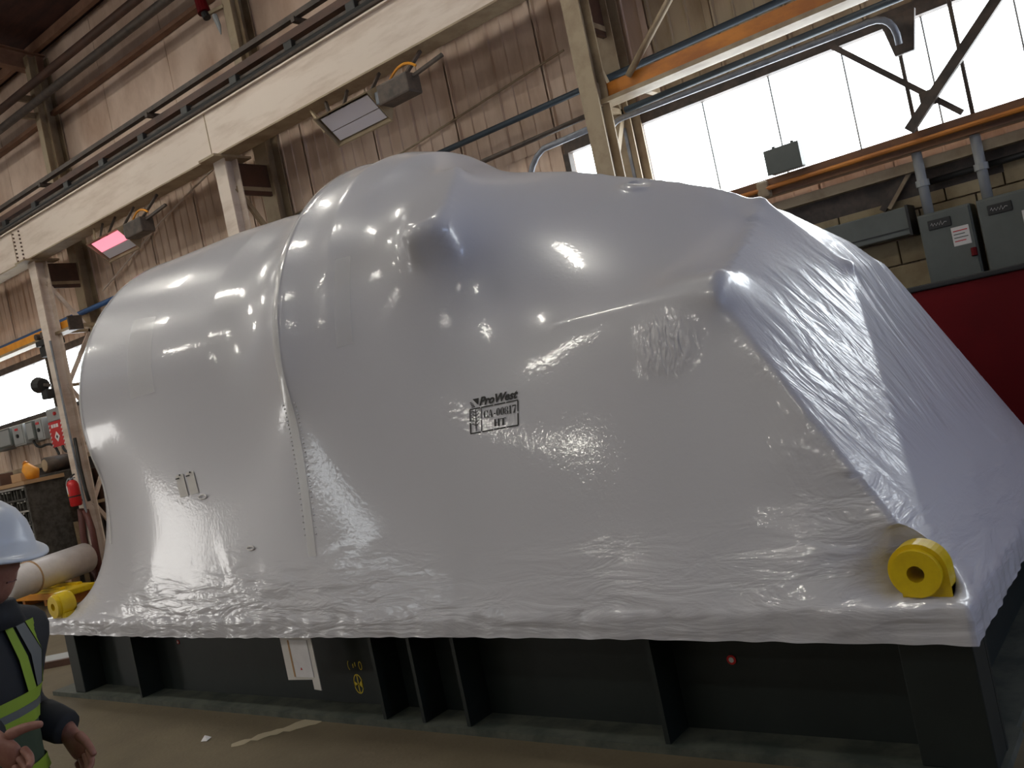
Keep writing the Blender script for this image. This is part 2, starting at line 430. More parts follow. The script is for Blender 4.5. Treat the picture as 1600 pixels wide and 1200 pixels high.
HULL = hull_planes()
def left_planes():
    pts = []
    for k in range(20):
        t = 2 * math.pi * k / 20
        pts += [(-6.83, YC + 1.29 * math.cos(t), ZC + 1.29 * math.sin(t)), (-5.4, YC + 1.25 * math.cos(t), ZC + 1.25 * math.sin(t))]
    pts += [(-7.79, 3.40, .66), (-7.79, 6.2, .66), (-5.4, 3.40, .66), (-5.4, 6.2, .66)]
    bm = bmesh.new()
    for p in pts: bm.verts.new(p)
    bmesh.ops.convex_hull(bm, input=bm.verts[:]); bmesh.ops.dissolve_limit(bm, angle_limit=.02, verts=bm.verts[:], edges=bm.edges[:])
    bm.normal_update(); out = []; cen = Vector((-6.3, 4.8, 1.6))
    for f in bm.faces:
        n = f.normal.copy(); c = f.calc_center_median()
        if n.dot(c - cen) < 0: n = -n
        if n.x > .9 or n.z < -.6: continue
        out.append((*n, n.dot(c) - (.27 if n.x < -.3 else .30)))
    bm.free()
    return np.array(out, np.float32)
HULL_L = left_planes()
def wedge_planes():
    """end frame of the machine: its front edge runs from the pipe stub down to the skid corner"""
    pts = [(-1.84, 4.96, 2.47), (-1.45, 4.95, 2.01), (-1.44, 5.68, 2.0), (-.88, 3.41, .66), (-.88, 6.2, .66), (-2.35, 4.55, .66), (-2.35, 4.7, 2.0), (-2.3, 6.0, .66)]
    for k in range(8):
        t = 2 * math.pi * k / 8
        pts.append((-1.735, 3.93 + .12 * math.cos(t), 1.93 + .12 * math.sin(t)))
    bm = bmesh.new()
    for p in pts: bm.verts.new(p)
    bmesh.ops.convex_hull(bm, input=bm.verts[:]); bmesh.ops.dissolve_limit(bm, angle_limit=.02, verts=bm.verts[:], edges=bm.edges[:])
    bm.normal_update(); out = []; cen = Vector((-1.6, 4.8, 1.3))
    for f in bm.faces:
        n = f.normal.copy(); c = f.calc_center_median()
        if n.dot(c - cen) < 0: n = -n
        if n.z < -.6: continue
        out.append((*n, n.dot(c) - .012))
    bm.free()
    return np.array(out, np.float32)
HULL_W = wedge_planes()
def plane_push(P, m_, H):
    q = P[m_]
    pen = H[:, 3][None] - q @ H[:, :3].T
    j = pen.argmin(1); p = pen[np.arange(len(q)), j]
    P[m_] = q + np.where(p > 0, p, 0)[:, None] * H[j, :3]
def hull_push(P):
    plane_push(P, (P[..., 0] > -3.95) & (P[..., 2] > .70), HULL)
    plane_push(P, (P[..., 0] > -2.4) & (P[..., 2] > .70), HULL_W)
    plane_push(P, (P[..., 0] < -5.6) & (P[..., 2] > .70), HULL_L)
def collide(P, inf, fine):
    revolve(P, [-6.84, -6.83, -5.7, -5.2, -4.9, -4.85], [1.30 + inf, 1.31, 1.285, 1.25, 1.2, 0])
    revolve(P, [-4.36, -4.35, -4.27, -4.22, -4.0, -3.8, -3.6, -3.4, -3.2], [1.2, 1.352 + inf * .5, 1.352, 1.335, 1.335, 1.27, 1.12, .9, .0], .09)
    hull_push(P)
    nozzle_push(P, _nc, _nx, _na, _nn, .135 + inf * .4, .40, .225 + inf * .3)
    capsule(P, (-2.75, 4.80, 2.2), (-2.46, 4.78, 2.79), .06 + inf * .5, .3)
    stub_push(P, -2.6, -1.685, .142 + inf * .6)
    capsule(P, (-2.2, 4.90, 1.90), (-1.86, 4.95, 2.43), .06 + inf * .5, .35)
    capsule(P, (-2.0, 4.95, 1.60), (-1.47, 4.95, 1.98), .055 + inf * .5, .3)
    capsule(P, (-2.0, 5.40, 1.50), (-1.46, 5.68, 1.97), .055 + inf * .5, .3)
    capsule(P, (-1.75, 3.88, 1.85), (-.88, 3.41, .70), .018 + inf * .3)
    capsule(P, (-1.75, 3.93, 2.04), (-1.84, 4.95, 2.44), .02 + inf * .3)
    capsule(P, (-1.84, 4.95, 2.44), (-1.47, 4.95, 1.99), .03 + inf * .3)
    P[..., 2] = np.maximum(P[..., 2], FZ)
    if fine:
        for lx, ly, lz, fl in LUGS:
            front = ly < 4.8; cy = ly + (-.06 if front else .06)
            dx = P[..., 0] - lx; dz = (P[..., 2] - lz); rr = .17 ** 2 - dx * dx - (dz - .04) ** 2
            m_ = (rr > 0)
            off = np.sqrt(np.maximum(rr, 0))
            if front: P[..., 1] = np.where(m_ & (P[..., 1] < cy + off) & (P[..., 1] < 4.2), cy + off, P[..., 1])
            else: P[..., 1] = np.where(m_ & (P[..., 1] > cy - off) & (P[..., 1] > 5.4), cy - off, P[..., 1])
def film_grid():
    nu, nv = 57, 37
    a = np.linspace(-1, 1, nu)[:, None] * np.ones((1, nv)); b = np.ones((nu, 1)) * np.linspace(-1, 1, nv)[None, :]
    rho = np.maximum(np.abs(a), np.abs(b)); ph = rho * math.pi / 2
    s_ = np.sin(ph) ** .3; c_ = np.maximum(np.cos(ph), 0) ** .3
    rr = np.maximum(rho, 1e-6)
    P = np.stack([(FX0 + FX1) / 2 + a / rr * (FX1 - FX0) / 2 * s_, (FY0 + FY1) / 2 + b / rr * (FY1 - FY0) / 2 * s_, FZ + 3.1 * c_], -1)
    B = P.copy()
    def fixb(P):
        n, m_ = P.shape[:2]
        xs = np.linspace(FX0, FX1, n); ys = np.linspace(FY0, FY1, m_)
        P[:, 0] = np.stack([xs, np.full(n, FY0), np.full(n, FZ)], -1); P[:, -1] = np.stack([xs, np.full(n, FY1), np.full(n, FZ)], -1)
        P[0, :] = np.stack([np.full(m_, FX0), ys, np.full(m_, FZ)], -1); P[-1, :] = np.stack([np.full(m_, FX1), ys, np.full(m_, FZ)], -1)
    fixb(P)
    def up(P):
        n, m_ = P.shape[:2]
        Q = np.zeros((2 * n - 1, m_, 3)); Q[::2] = P; Q[1::2] = (P[1:] + P[:-1]) / 2
        T = np.zeros((2 * n - 1, 2 * m_ - 1, 3)); T[:, ::2] = Q; T[:, 1::2] = (Q[:, 1:] + Q[:, :-1]) / 2
        return T
    P = P.astype(np.float32); pins = []
    for lev, (it, inf) in enumerate(((350, .10), (280, .04), (200, .01), (40, .0))):
        V = np.zeros_like(P)
        for k in range(it):
            L = (P[:-2, 1:-1] + P[2:, 1:-1] + P[1:-1, :-2] + P[1:-1, 2:]) / 4 - P[1:-1, 1:-1]
            V[1:-1, 1:-1] = V[1:-1, 1:-1] * (.7 if lev < 3 else .3) + L * (.8 if lev < 3 else .6)
            P += V
            Q = P.copy(); collide(P, inf, lev >= 1)
            fixb(P)
            V[np.abs(P - Q).sum(-1) > 1e-6] = 0
            if lev == 0 and k == 40 and PIN:               # the film hangs on the hard points from here on
                for t in TIPS:
                    d = np.linalg.norm(P - np.array(t), axis=-1); d[0] = d[-1] = 9; d[:, 0] = d[:, -1] = 9
                    for i, j, _ in pins: d[i, j] = 9
                    i, j = np.unravel_index(d.argmin(), d.shape); pins.append((i, j, t))
            for i, j, t in pins: P[i, j] = t; V[i, j] = 0
        if lev < 3: P = up(P).astype(np.float32); fixb(P); pins = [(2 * i, 2 * j, t) for i, j, t in pins]
    return P
PIN = False
FP = film_grid()
fc = empty('shrink_wrap_cover', (-4.3, 4.8, .54), 'huge glossy white shrink film wrapped over the vessel on the skid', 'shrink wrap')
def film_mesh():
    n, m_ = FP.shape[:2]
    vs = [tuple(p) for p in FP.reshape(-1, 3)]
    fs = [(i * m_ + j, (i + 1) * m_ + j, (i + 1) * m_ + j + 1, i * m_ + j + 1) for i in range(n - 1) for j in range(m_ - 1)]
    loop = [i * m_ for i in range(n)] + [(n - 1) * m_ + j for j in range(1, m_)] + [i * m_ + m_ - 1 for i in range(n - 2, -1, -1)] + [j for j in range(m_ - 2, 0, -1)]
    K = len(loop); prev = loop
    rr = random.Random(3)
    ph = [rr.uniform(0, 6.28) for _ in range(6)]
    for q, (dz, o) in enumerate(((-.012, .006), (-.05, .010), (-.09, .008), (-.130, .010))):
        cur = []
        for k, vi in enumerate(loop):
            x, y, z = vs[vi]
            ox = -1 if x < FX0 + .001 else 1 if x > FX1 - .001 else 0
            oy = -1 if y < FY0 + .001 else 1 if y > FY1 - .001 else 0
            s_ = x * 1.3 + y * 1.7
            wob = .003 * math.sin(s_ * 9 + ph[q]) + .0025 * math.sin(s_ * 31 + ph[q + 1])
            if ox < 0: wob -= (.0, .035, .075, .10)[q]
            zz = z + dz + (.008 * math.sin(s_ * .9) + .002 * math.sin(s_ * 24 + 1) if q == 3 else 0)
            vs.append((x + ox * (o + wob), y + oy * (o + wob), zz)); cur.append(len(vs) - 1)
        for k in range(K):
            fs.append((prev[k], prev[(k + 1) % K], cur[(k + 1) % K], cur[k])[::-1])
        prev = cur
    b = MB(); b.v = vs; b.f = fs
    return b
def film_material():
    m = bpy.data.materials.new('white_shrink_film'); m.use_nodes = True; nt = m.node_tree; N = nt.nodes.new; Lk = nt.links.new
    b = nt.nodes['Principled BSDF']
    b.inputs['Base Color'].default_value = (.54, .54, .59, 1); b.inputs['Roughness'].default_value = .30
    b.inputs['IOR'].default_value = 1.5
    b.inputs['Coat Weight'].default_value = .45; b.inputs['Coat Roughness'].default_value = .045
    geo = N('ShaderNodeNewGeometry'); sep = N('ShaderNodeSeparateXYZ'); Lk(geo.outputs['Position'], sep.inputs[0])
    def noise(scale, st, detail=3):
        mp = N('ShaderNodeMapping'); mp.inputs['Scale'].default_value = st; Lk(geo.outputs['Position'], mp.inputs[0])
        n = N('ShaderNodeTexNoise'); n.inputs['Scale'].default_value = scale; n.inputs['Detail'].default_value = detail
        n.inputs['Distortion'].default_value = .6
        Lk(mp.outputs[0], n.inputs['Vector']); return n.outputs[0]
    def mr(sock, a, b_, c, d):
        k = N('ShaderNodeMapRange'); k.interpolation_type = 'SMOOTHSTEP'
        for i, v in enumerate((a, b_, c, d)): k.inputs[1 + i].default_value = v
        Lk(sock, k.inputs[0]); return k.outputs[0]
    def mul(a, b_):
        k = N('ShaderNodeMath'); k.operation = 'MULTIPLY'; Lk(a, k.inputs[0])
        if isinstance(b_, float): k.inputs[1].default_value = b_
        else: Lk(b_, k.inputs[1])
        return k.outputs[0]
    def add(a, b_):
        k = N('ShaderNodeMath'); k.operation = 'ADD'; Lk(a, k.inputs[0]); Lk(b_, k.inputs[1]); return k.outputs[0]
    low = mr(sep.outputs[2], .72, 1.08, 1.0, 0.0)
    low2 = mr(sep.outputs[2], .85, 1.3, 1.0, 0.0)
    cr = mul(noise(2.6, (1.0, 1.0, 4.5), 4), low)
    patch = mr(noise(1.1, (1, 1, 1), 2), .48, .62, 0, 1)
    cr2 = mul(mul(noise(3.0, (1, 1, 3.2), 3), low2), patch)
    fine = mul(noise(38, (1, 1, 1), 2), .012)
    end = mr(sep.outputs[0], -1.72, -1.35, 0.0, 1.0)
    hi = mr(sep.outputs[2], 1.0, 1.3, 0.0, 1.0)
    cr3 = mul(mul(noise(2.2, (1.5, 3.4, .75), 4), end), hi)
    vd = N('ShaderNodeVectorMath'); vd.operation = 'DISTANCE'; vd.inputs[1].default_value = (-1.98, 3.86, 1.76); Lk(geo.outputs['Position'], vd.inputs[0])
    st = mul(mr(vd.outputs['Value'], .08, .24, 1.0, 0.0), noise(9, (3.2, 3.2, .55), 2))
    vd2 = N('ShaderNodeVectorMath'); vd2.operation = 'DISTANCE'; vd2.inputs[1].default_value = (-4.55, 4.0, 3.12); Lk(geo.outputs['Position'], vd2.inputs[0])
    st2 = mul(mr(vd2.outputs['Value'], .12, .42, 1.0, 0.0), noise(7, (.8, 3.5, 3.0), 2))
    vd3 = N('ShaderNodeVectorMath'); vd3.operation = 'DISTANCE'; vd3.inputs[1].default_value = (-1.12, 3.42, .90); Lk(geo.outputs['Position'], vd3.inputs[0])
    st3 = mul(mr(vd3.outputs['Value'], .12, .48, 1.0, 0.0), noise(4, (1.3, 1.3, 3.4), 3))
    st = add(st, mul(st3, .75))
    h = add(add(add(mul(cr, .34), mul(cr2, .2)), fine), add(mul(cr3, .55), add(mul(st, .55), mul(st2, .14))))
    bp = N('ShaderNodeBump'); bp.inputs['Strength'].default_value = .55; bp.inputs['Distance'].default_value = .09
    Lk(h, bp.inputs['Height']); Lk(bp.outputs[0], b.inputs['Normal']); Lk(bp.outputs[0], b.inputs['Coat Normal'])
    return m
M['film'] = film_material()
film = film_mesh().build('film_sheet', 'film', fc, smooth=True)
FILM_BVH = BVHTree.FromPolygons([Vector(v) for v in FP.reshape(-1, 3)],
    [(i * FP.shape[1] + j, (i + 1) * FP.shape[1] + j, (i + 1) * FP.shape[1] + j + 1, i * FP.shape[1] + j + 1) for i in range(FP.shape[0] - 1) for j in range(FP.shape[1] - 1)])
def on_film(x, z, off=.004):
    h = FILM_BVH.ray_cast(Vector((x, 1.5, z)), Vector((0, 1, 0)))
    return h[0] + Vector((0, -off, 0)) if h[0] else Vector((x, 3.5, z))

# ================================================================ STEELWORK ON THE LONG WALL
GY = 7.0; GB, GT = 5.22, 5.80            # crane girder plane, bottom and top
colname = {0: 'laced cream steel column beside the fire extinguisher', 1: 'laced cream steel column rising behind the left drum, below the red horn',
           2: 'laced tan steel column left of the long daylight window', 3: 'laced steel column beyond the grey electrical boxes'}
for ci, x in enumerate(COLX):
    e = empty('steel_column', (x, 7.4, 0), colname[ci], 'column', 'laced crane columns along the wall')
    m = 'cream' if ci != 2 else 'tan'
    fw = .17 if ci == 2 else .22; fx = x + (.10 if ci == 2 else 0)
    MB().ibeam((fx, 7.12, 0), (fx, 7.12, GB), .20, fw, .018, .014, up=(0, 1, 0)).build('front_post', m, e)
    MB().ibeam((x - .05, 7.84, 0), (x - .05, 7.84, 8.6), .22, .26, .018, .014, up=(0, 1, 0)).build('rear_post', 'tan', e)
    MB().box(x - .16, x + .16, 6.85, 7.40, GB - .03, GB).build('cap_plate', 'tan', e)
    MB().box(x - .14, x + .14, 6.98, 7.94, 0, .025).build('base_plate', 'tan', e)
    MB().box(x - .02, x + .02, 7.22, 7.74, GB - .45, GB - .05).build('gusset_plate', 'brown', e)
    zz = [0.35, 1.3, 2.25, 3.2, 4.05, 4.85]
    for k in range(len(zz) - 1):
        y0, y1 = (7.2, 7.74) if k % 2 else (7.74, 7.2)
        MB().bar((x, y0, zz[k]), (x, y1, zz[k + 1]), .06, .05, up=(1, 0, 0)).build('lacing_bar', 'tan' if ci else 'cream', e)
    for z in zz[1:]:
        MB().bar((x, 7.2, z), (x, 7.74, z), .05, .05).build('batten', 'tan', e)
    # upper roof post above the girder
    MB().ibeam((x + .12, 7.62, GT), (x + .12, 7.62, 8.55), .14, .14, .012, .01, up=(0, 1, 0)).build('upper_post', 'tan', e)

gd = empty('crane_girder', (-6, GY, GB), 'long cream crane runway girder running under the conductor rails', 'girder')
MB().box(X0 + .2, X1 - .2, GY - .012, GY + .012, GB + .02, GT - .02).build('web', 'cream', gd)
MB().box(X0 + .2, X1 - .2, GY - .05, GY + .22, GB, GB + .02).build('bottom_flange', 'tan', gd)
MB().box(X0 + .2, X1 - .2, GY - .05, GY + .22, GT - .02, GT).build('top_flange', 'cream', gd)
MB().box(X0 + .2, X1 - .2, GY + .13, GY + .19, GT, GT + .03).build('rail', 'steel_dark', gd)
for xx in (-14.6, -9.2, -4.0, 1.2):
    MB().box(xx - .006, xx + .006, GY - .018, GY + .0, GB + .02, GT - .02).build('splice_joint', 'tan', gd)
bolt = None
for cx in (-14.55, -14.35):
    for k in range(8):
        z = GB + .07 + k * .062
        if bolt is None:
            bolt = MB().tube([(cx, GY - .03, z), (cx, GY - .01, z)], .016, 6).build('bolt', 'brown', gd); b0 = Vector((cx, 0, z))
        else:
            share(bolt, Vector((cx, 0, z)) - b0, gd)
# dark conductor rails and cable tray just above and behind the girder
def run(name, lab, cat, y, z, r, m, xa=X0 + .3, xb=X1 - .3, box=None, grp=None, sag=0):
    if box: o = MB().box(xa, xb, y - box[0] / 2, y + box[0] / 2, z - box[1] / 2, z + box[1] / 2).build(name, m)
    else: o = MB().tube([(xa, y, z), (xb, y, z)], r, 10).build(name, m, smooth=True)
    return tag(o, lab, cat, grp)
c1 = empty('conductor_rail', (-6, 7.25, 6.38), 'upper dark conductor rail with standoff brackets above the cream girder', 'rail', 'conductor rails')
MB().box(X0 + .3, X1 - .3, 7.22, 7.30, 6.35, 6.41).build('rail_bar', 'steel_dark', c1)
c2 = empty('conductor_rail', (-6, 7.25, 6.18), 'thick brown conductor rail just under the uppermost rail', 'rail', 'conductor rails')
MB().box(X0 + .3, X1 - .3, 7.18, 7.30, 6.13, 6.22).build('rail_bar', 'brown', c2)
c3 = empty('conductor_rail', (-6, 7.15, 5.98), 'lower dark cable rail with clips lying along the girder top', 'rail', 'conductor rails')
MB().box(X0 + .3, X1 - .3, 7.10, 7.18, 5.93, 6.02).build('rail_bar', 'steel_dark', c3)
MB().tube([(X0 + .3, 7.05, 5.92), (X1 - .3, 7.05, 5.92)], .035, 8).build('cable', 'black', c3)
MB().tube([(X0 + .3, 7.0, 5.862), (X1 - .3, 7.0, 5.862)], .022, 8).build('cable', 'steel_dark', c3)
clip = None
for k in range(17):
    x = -17.0 + k * 1.05
    if clip is None:
        clip = MB().bbox(x - .07, x + .07, 7.04, 7.2, 5.93, 6.05, .015).build('clip', 'black', c3); cx0 = x
    else: share(clip, (x - cx0, 0, 0), c3)
    if k % 3 == 0:
        MB().box(x - .03, x + .03, 7.2, 7.6, 6.30, 6.36).build('bracket', 'steel_dark', c1)
for z, nm in ((7.86, 'upper dark conduit high under the roof edge'), (7.58, 'lower dark conduit high under the roof edge')):
    e = empty('high_conduit', (-10, 7.3, z), nm, 'conduit', 'dark conduits high on the wall')
    MB().tube([(X0 + .3, 7.3, z), (X1 - .3, 7.3, z)], .062, 10).build('pipe', 'brown' if z > 7.7 else 'steel_dark', e, smooth=True)
    for x in COLX: MB().box(x + .02, x + .08, 7.3, 7.6, z - .05, z + .05).build('pipe_hanger', 'tan', e)
# small red horn with a grey cable tail on the upper post
h = empty('wall_horn', (-9.25, 7.55, 7.1), 'small dark red horn on the post above the conductor rails', 'horn')
MB().tube([(-9.40, 7.45, 7.42), (-9.36, 7.45, 7.22)], [.07, .085], 12).build('horn_body', 'red_dark', h)
MB().tube([(-9.36, 7.45, 7.22), (-9.33, 7.45, 7.14)], [.05, .05], 10).build('horn_cap', 'black', h)
MB().bar((-9.34, 7.48, 7.2), (-9.1, 7.56, 7.22), .04, .04).build('horn_arm', 'tan', h)
MB().tube([(-9.24, 7.5, 7.15), (-9.2, 7.5, 7.0), (-9.19, 7.5, 6.88)], [.035, .03, .008], 8).build('cable_tail', 'grey_lt', h)

# the pair of shop lamps hung under the girder
def shop_lamp(x, lab, lens, zl=4.72):
    e = empty('shop_lamp', (x, 6.8, zl), lab, 'lamp', 'shop lamps under the girder')
    y = 6.78
    sh = MB(); prof = [(-.20, 0), (-.13, .17), (.13, .17), (.20, 0), (.185, 0), (.118, .155), (-.118, .155), (-.185, 0)]
    tilt = -.75
    ux = Vector((0, math.cos(tilt), math.sin(tilt))); uy = Vector((0, -math.sin(tilt), math.cos(tilt)))
    sh.prism(prof, (x - .40, y, zl), (x + .40, y, zl), ux, uy); sh.build('reflector_hood', 'tan', e)
    for s_ in (-1, 1):
        MB().prism(prof[:4], (x + s_ * .40, y, zl), (x + s_ * .412, y, zl), ux, uy).build('hood_end', 'tan', e)
    c = Vector((0, y, zl)) + uy * .03
    MB().prism([(-.15, 0), (.02, 0), (.02, .01), (-.15, .01)], (x - .36, c.y, c.z), (x + .36, c.y, c.z), ux, uy).build('lens', lens, e)
    MB().prism([(.03, 0), (.15, 0), (.15, .01), (.03, .01)], (x - .36, c.y, c.z), (x + .36, c.y, c.z), ux, uy).build('side_reflector', 'white_lens', e)
    bl = MB().bbox(x + .50, x + .92, y - .10, y + .10, zl - .04, zl + .16, .02).build('ballast_box', 'steel_dark', e)
    MB().bbox(x + .42, x + .52, y - .06, y + .06, zl - .0, zl + .13, .02).build('coupling', 'galv', e)
    MB().tube(arc((x + .62, y - .02, zl + .17), (x + .85, y - .05, zl + .33), (x + .98, y, zl + .20)), .014, 6).build('yellow_cable', 'orange_hi', e)
    for xx, xt in ((x - .3, x - .6), (x - .1, x - .25), (x + .3, x + .25), (x + .8, x + .85)):
        MB().bar((xx, y, zl + .15), (xt, GY + .05, GB - .022), .035, .03, up=(0, 1, 0)).build('hanger_bar', 'steel_dark', e)
    MB().bar((x - .42, y, zl + .02), (x - .85, GY + .05, GB - .022), .03, .025, up=(0, 1, 0)).build('stay_bar', 'tan', e)
    MB().bar((x + .92, y, zl + .12), (x + 1.25, y + .1, zl + .22), .04, .03).build('end_bracket', 'steel_dark', e)
shop_lamp(-11.45, 'grimy shop lamp with pink lens under the girder near the left drum', 'pink_lens')
shop_lamp(-6.55, 'grimy shop lamp with pale lens under the girder above the film peak', 'white_lens', 4.76)

# long pipes along the wall
def pipe(name, lab, pts, r, m, grp=None, cat='pipe', n=10, clamps=()):
    e = empty(name, pts[0], lab, cat, grp)
    MB().tube(pts, r, n).build('pipe_run', m, e, smooth=True)
    for c in clamps:
        MB().box(c[0] - .03, c[0] + .03, c[1] - r - .02, min(WY, c[1] + .35), c[2] - r - .02, c[2] + r + .02).build('clamp', 'steel_dark', e)
    return e
pipe('wall_pipe', 'blue grey pipe running level across the ribbed wall behind the film', [(-13.0, 7.7, 4.36), (1.5, 7.7, 4.42)], .032, 'teal', clamps=[(-9.3, 7.7, 4.37), (-4.2, 7.7, 4.40), (-2.2, 7.7, 4.40)])
pipe('wall_pipe', 'bright blue pipe at far left above the orange rail', [(-19.0, 7.72, 4.36), (-13.0, 7.7, 4.36)], .042, 'blue')
def orange_rail(xa, xb, lab, m):
    e = empty('orange_rail', (xa, 7.25, 4.0), lab, 'rail', 'orange monorail beams')
    MB().box(xa, xb, 7.24, 7.28, 4.06, 4.20).build('rail_face', m, e)
    MB().box(xa, xb, 7.16, 7.36, 4.02, 4.06).build('lower_flange', 'tan', e)
    MB().box(xa - .02, xa + .02, 7.15, 7.37, 4.0, 4.22).build('end_plate', 'tan', e)
    MB().box(xb - .02, xb + .02, 7.15, 7.37, 4.0, 4.22).build('end_plate', 'steel_dark', e)
    for x in ((xa + .3), (xb - .3)): MB().box(x - .03, x + .03, 7.28, 7.75, 4.08, 4.14).build('support_arm', 'tan', e)
orange_rail(-18.5, -13.75, 'bright orange steel rail crossing the column at far left', 'orange_hi')
orange_rail(-3.92, 3.0, 'weathered orange steel rail above the long right window', 'orange')
pipe('dark_conduit', 'dark conduit under the orange rail, above the window head', [(-3.9, 7.6, 4.02), (2.5, 7.6, 4.02)], .03, 'teal')
pipe('dark_conduit', 'thin dark conduit on the ribbed wall left of the tan column', [(-6.4, 7.65, 4.09), (-4.2, 7.6, 4.11)], .026, 'steel_dark')
pipe('silver_conduit', 'bent galvanised conduit left of the tan column, touching the film top', arc((-5.05, 7.42, 3.2), (-5.05, 7.42, 3.82), (-4.75, 7.42, 3.92), 6) + [Vector((-4.18, 7.42, 3.93))], .030, 'galv')
pipe('silver_conduit', 'bright galvanised conduit over the right window, bending down at its end', arc((-4.0, 7.42, 3.78), (-4.0, 7.42, 3.91), (-3.85, 7.42, 3.91), 5) + [Vector((-1.72, 7.42, 3.88))] + arc((-1.66, 7.42, 3.88), (-1.47, 7.42, 3.88), (-1.50, 7.5, 3.66), 6), .026, 'galv')
# junction bracket where the conduit drops
MB_ = MB(); MB_.prism([(0, 0), (.26, .0), (.20, -.30), (.06, -.30)], (-1.62, 7.57, 3.90), (-1.62, 7.61, 3.90), (1, 0, 0), (0, 0, 1))
tag(MB_.build('window_bracket', 'steel_dark'), 'dark steel bracket hanging from the right window head', 'bracket')
# bracing in front of the window
e = empty('cross_brace', (-1.5, 7.6, 3.1), 'dark steel X bracing in front of the right daylight window', 'brace')
MB().bar((-2.0, 7.62, 3.86), (-1.20, 7.62, 3.04), .045, .04, up=(0, 1, 0)).build('brace_bar', 'steel_dark', e)
MB().bar((-1.57, 7.56, 3.02), (-.70, 7.56, 3.85), .075, .05, up=(0, 1, 0)).build('brace_bar', 'steel_dark', e)
MB().bbox(-1.46, -1.34, 7.585, 7.61, 3.16, 3.28, .01).build('gusset_plate', 'steel_dark', e)
for x, lab in ((-1.54, 'thin dark upright rod in the right window, left of the brace'), (-1.14, 'thin dark upright rod in the right window, right of the brace')):
    pipe('upright_rod', lab, [(x, 7.66, 3.0), (x, 7.66, 3.92)], .016, 'steel_dark', 'upright rods in the window', 'rod')
pipe('diagonal_pipe', 'brown diagonal pipe crossing above the orange rail', [(-3.6, 7.2, 4.17), (-2.3, 7.0, 5.17)], .03, 'tan', cat='pipe')

e = empty('window_mullion', (-4.12, 7.9, 2.8), 'brown steel mullion post between the small and the long window', 'post')
MB().ibeam((-4.12, 7.86, 2.8), (-4.12, 7.86, 4.02), .12, .20, .015, .012, up=(0, 1, 0)).build('post', 'brown', e)
MB().box(-4.03, -4.0, 7.72, 7.80, 3.2, 3.9).build('edge_strip', 'galv', e)
# sill beams under the right window
e = empty('sill_beam', (-1, 7.75, 2.85), 'rust orange double sill rail under the right daylight window', 'beam')
MB().box(-3.6, 4.0, 7.62, 7.80, 2.95, 3.01).build('upper_rail', 'rust_orange', e)
MB().box(-3.6, 4.0, 7.66, 7.80, 2.87, 2.945).build('lower_rail', 'rust_orange', e)
MB().tube([(-3.6, 7.6, 2.93), (4.0, 7.6, 2.93)], .02, 8).build('edge_pipe', 'orange', e)
e = empty('wall_girt', (-1, 7.85, 2.7), 'tan steel wall girt below the rust orange sill rail', 'beam')
MB().box(-3.6, 4.0, 7.78, 7.93, 2.74, 2.82).build('flange', 'tan', e)
MB().box(-3.6, 4.0, 7.90, 7.93, 2.56, 2.74).build('web', 'steel_dark', e)
e = empty('junction_box', (-2.55, 7.6, 3.03), 'small grey junction box standing on the sill rail', 'box')
MB().bbox(-2.69, -2.41, 7.54, 7.66, 3.02, 3.22, .012).build('box_body', 'grey_box', e)
MB().bbox(-2.70, -2.40, 7.53, 7.545, 3.015, 3.225, .004).build('box_lid', 'grey_box', e)
MB().tube([(-2.63, 7.6, 3.22), (-2.63, 7.6, 3.25)], .015, 8).build('cable_gland', 'black', e)
MB().tube([(-2.47, 7.6, 3.22), (-2.47, 7.6, 3.25)], .015, 8).build('cable_gland', 'black', e)
tag(MB().bbox(-2.84, -2.74, 7.58, 7.68, 2.86, 3.0, .02).build('pipe_tee', 'tan'), 'tan pipe fitting at the left end of the sill rail', 'fitting')
# concrete block wall bay below the girt (blocks by courses)
bw = empty('block_wall', (-1, 7.9, 0), 'tan painted block wall below the right window', 'wall')
proto = None; bw_x, bw_z = .42, .205
for r in range(13):
    for k in range(13):
        x = -4.0 + k * bw_x + (bw_x / 2 if r % 2 else 0); z = r * bw_z
        if proto is None:
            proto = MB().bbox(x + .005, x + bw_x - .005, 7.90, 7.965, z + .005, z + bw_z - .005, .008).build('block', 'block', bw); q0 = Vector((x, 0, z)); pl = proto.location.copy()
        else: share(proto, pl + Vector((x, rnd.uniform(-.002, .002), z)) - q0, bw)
# conduits down to the boxes
for x, lab in ((-1.59, 'grey vertical conduit above the first electrical box'), (-1.17, 'grey vertical conduit above the second electrical box')):
    e = pipe('grey_conduit', lab, [(x, 7.74, 2.38), (x, 7.74, 2.99)], .038, 'grey_lt', 'grey conduits above the electrical boxes', 'conduit')
    MB().tube([(x, 7.74, 2.60), (x, 7.74, 2.65)], .05, 10).build('coupling', 'grey_lt', e)
pipe('dark_conduit', 'dark level conduit joining the two grey vertical conduits', [(-1.58, 7.83, 2.63), (1.5, 7.83, 2.66)], .026, 'black')
e = empty('angle_strut', (-1.9, 7.85, 2.4), 'dark angle strut slanting below the sill rail', 'strut')
MB().bar((-1.95, 7.86, 2.51), (-1.72, 7.86, 2.78), .05, .03, up=(0, 1, 0)).build('strut_leg', 'steel_dark', e)
MB().bar((-1.89, 7.84, 2.51), (-1.66, 7.84, 2.78), .03, .03, up=(0, 1, 0)).build('strut_web', 'tan', e)
e = empty('cable_trunking', (-2.3, 7.75, 2.24), 'grey rectangular cable trunking left of the electrical boxes', 'trunking')
MB().bbox(-3.2, -1.72, 7.66, 7.88, 2.26, 2.48, .008).build('trunking_body', 'grey_box', e)
MB().box(-3.2, -1.72, 7.655, 7.665, 2.30, 2.31).build('lid_seam', 'black', e)
MB().box(-1.735, -1.715, 7.65, 7.885, 2.25, 2.49).build('end_cap', 'black', e)
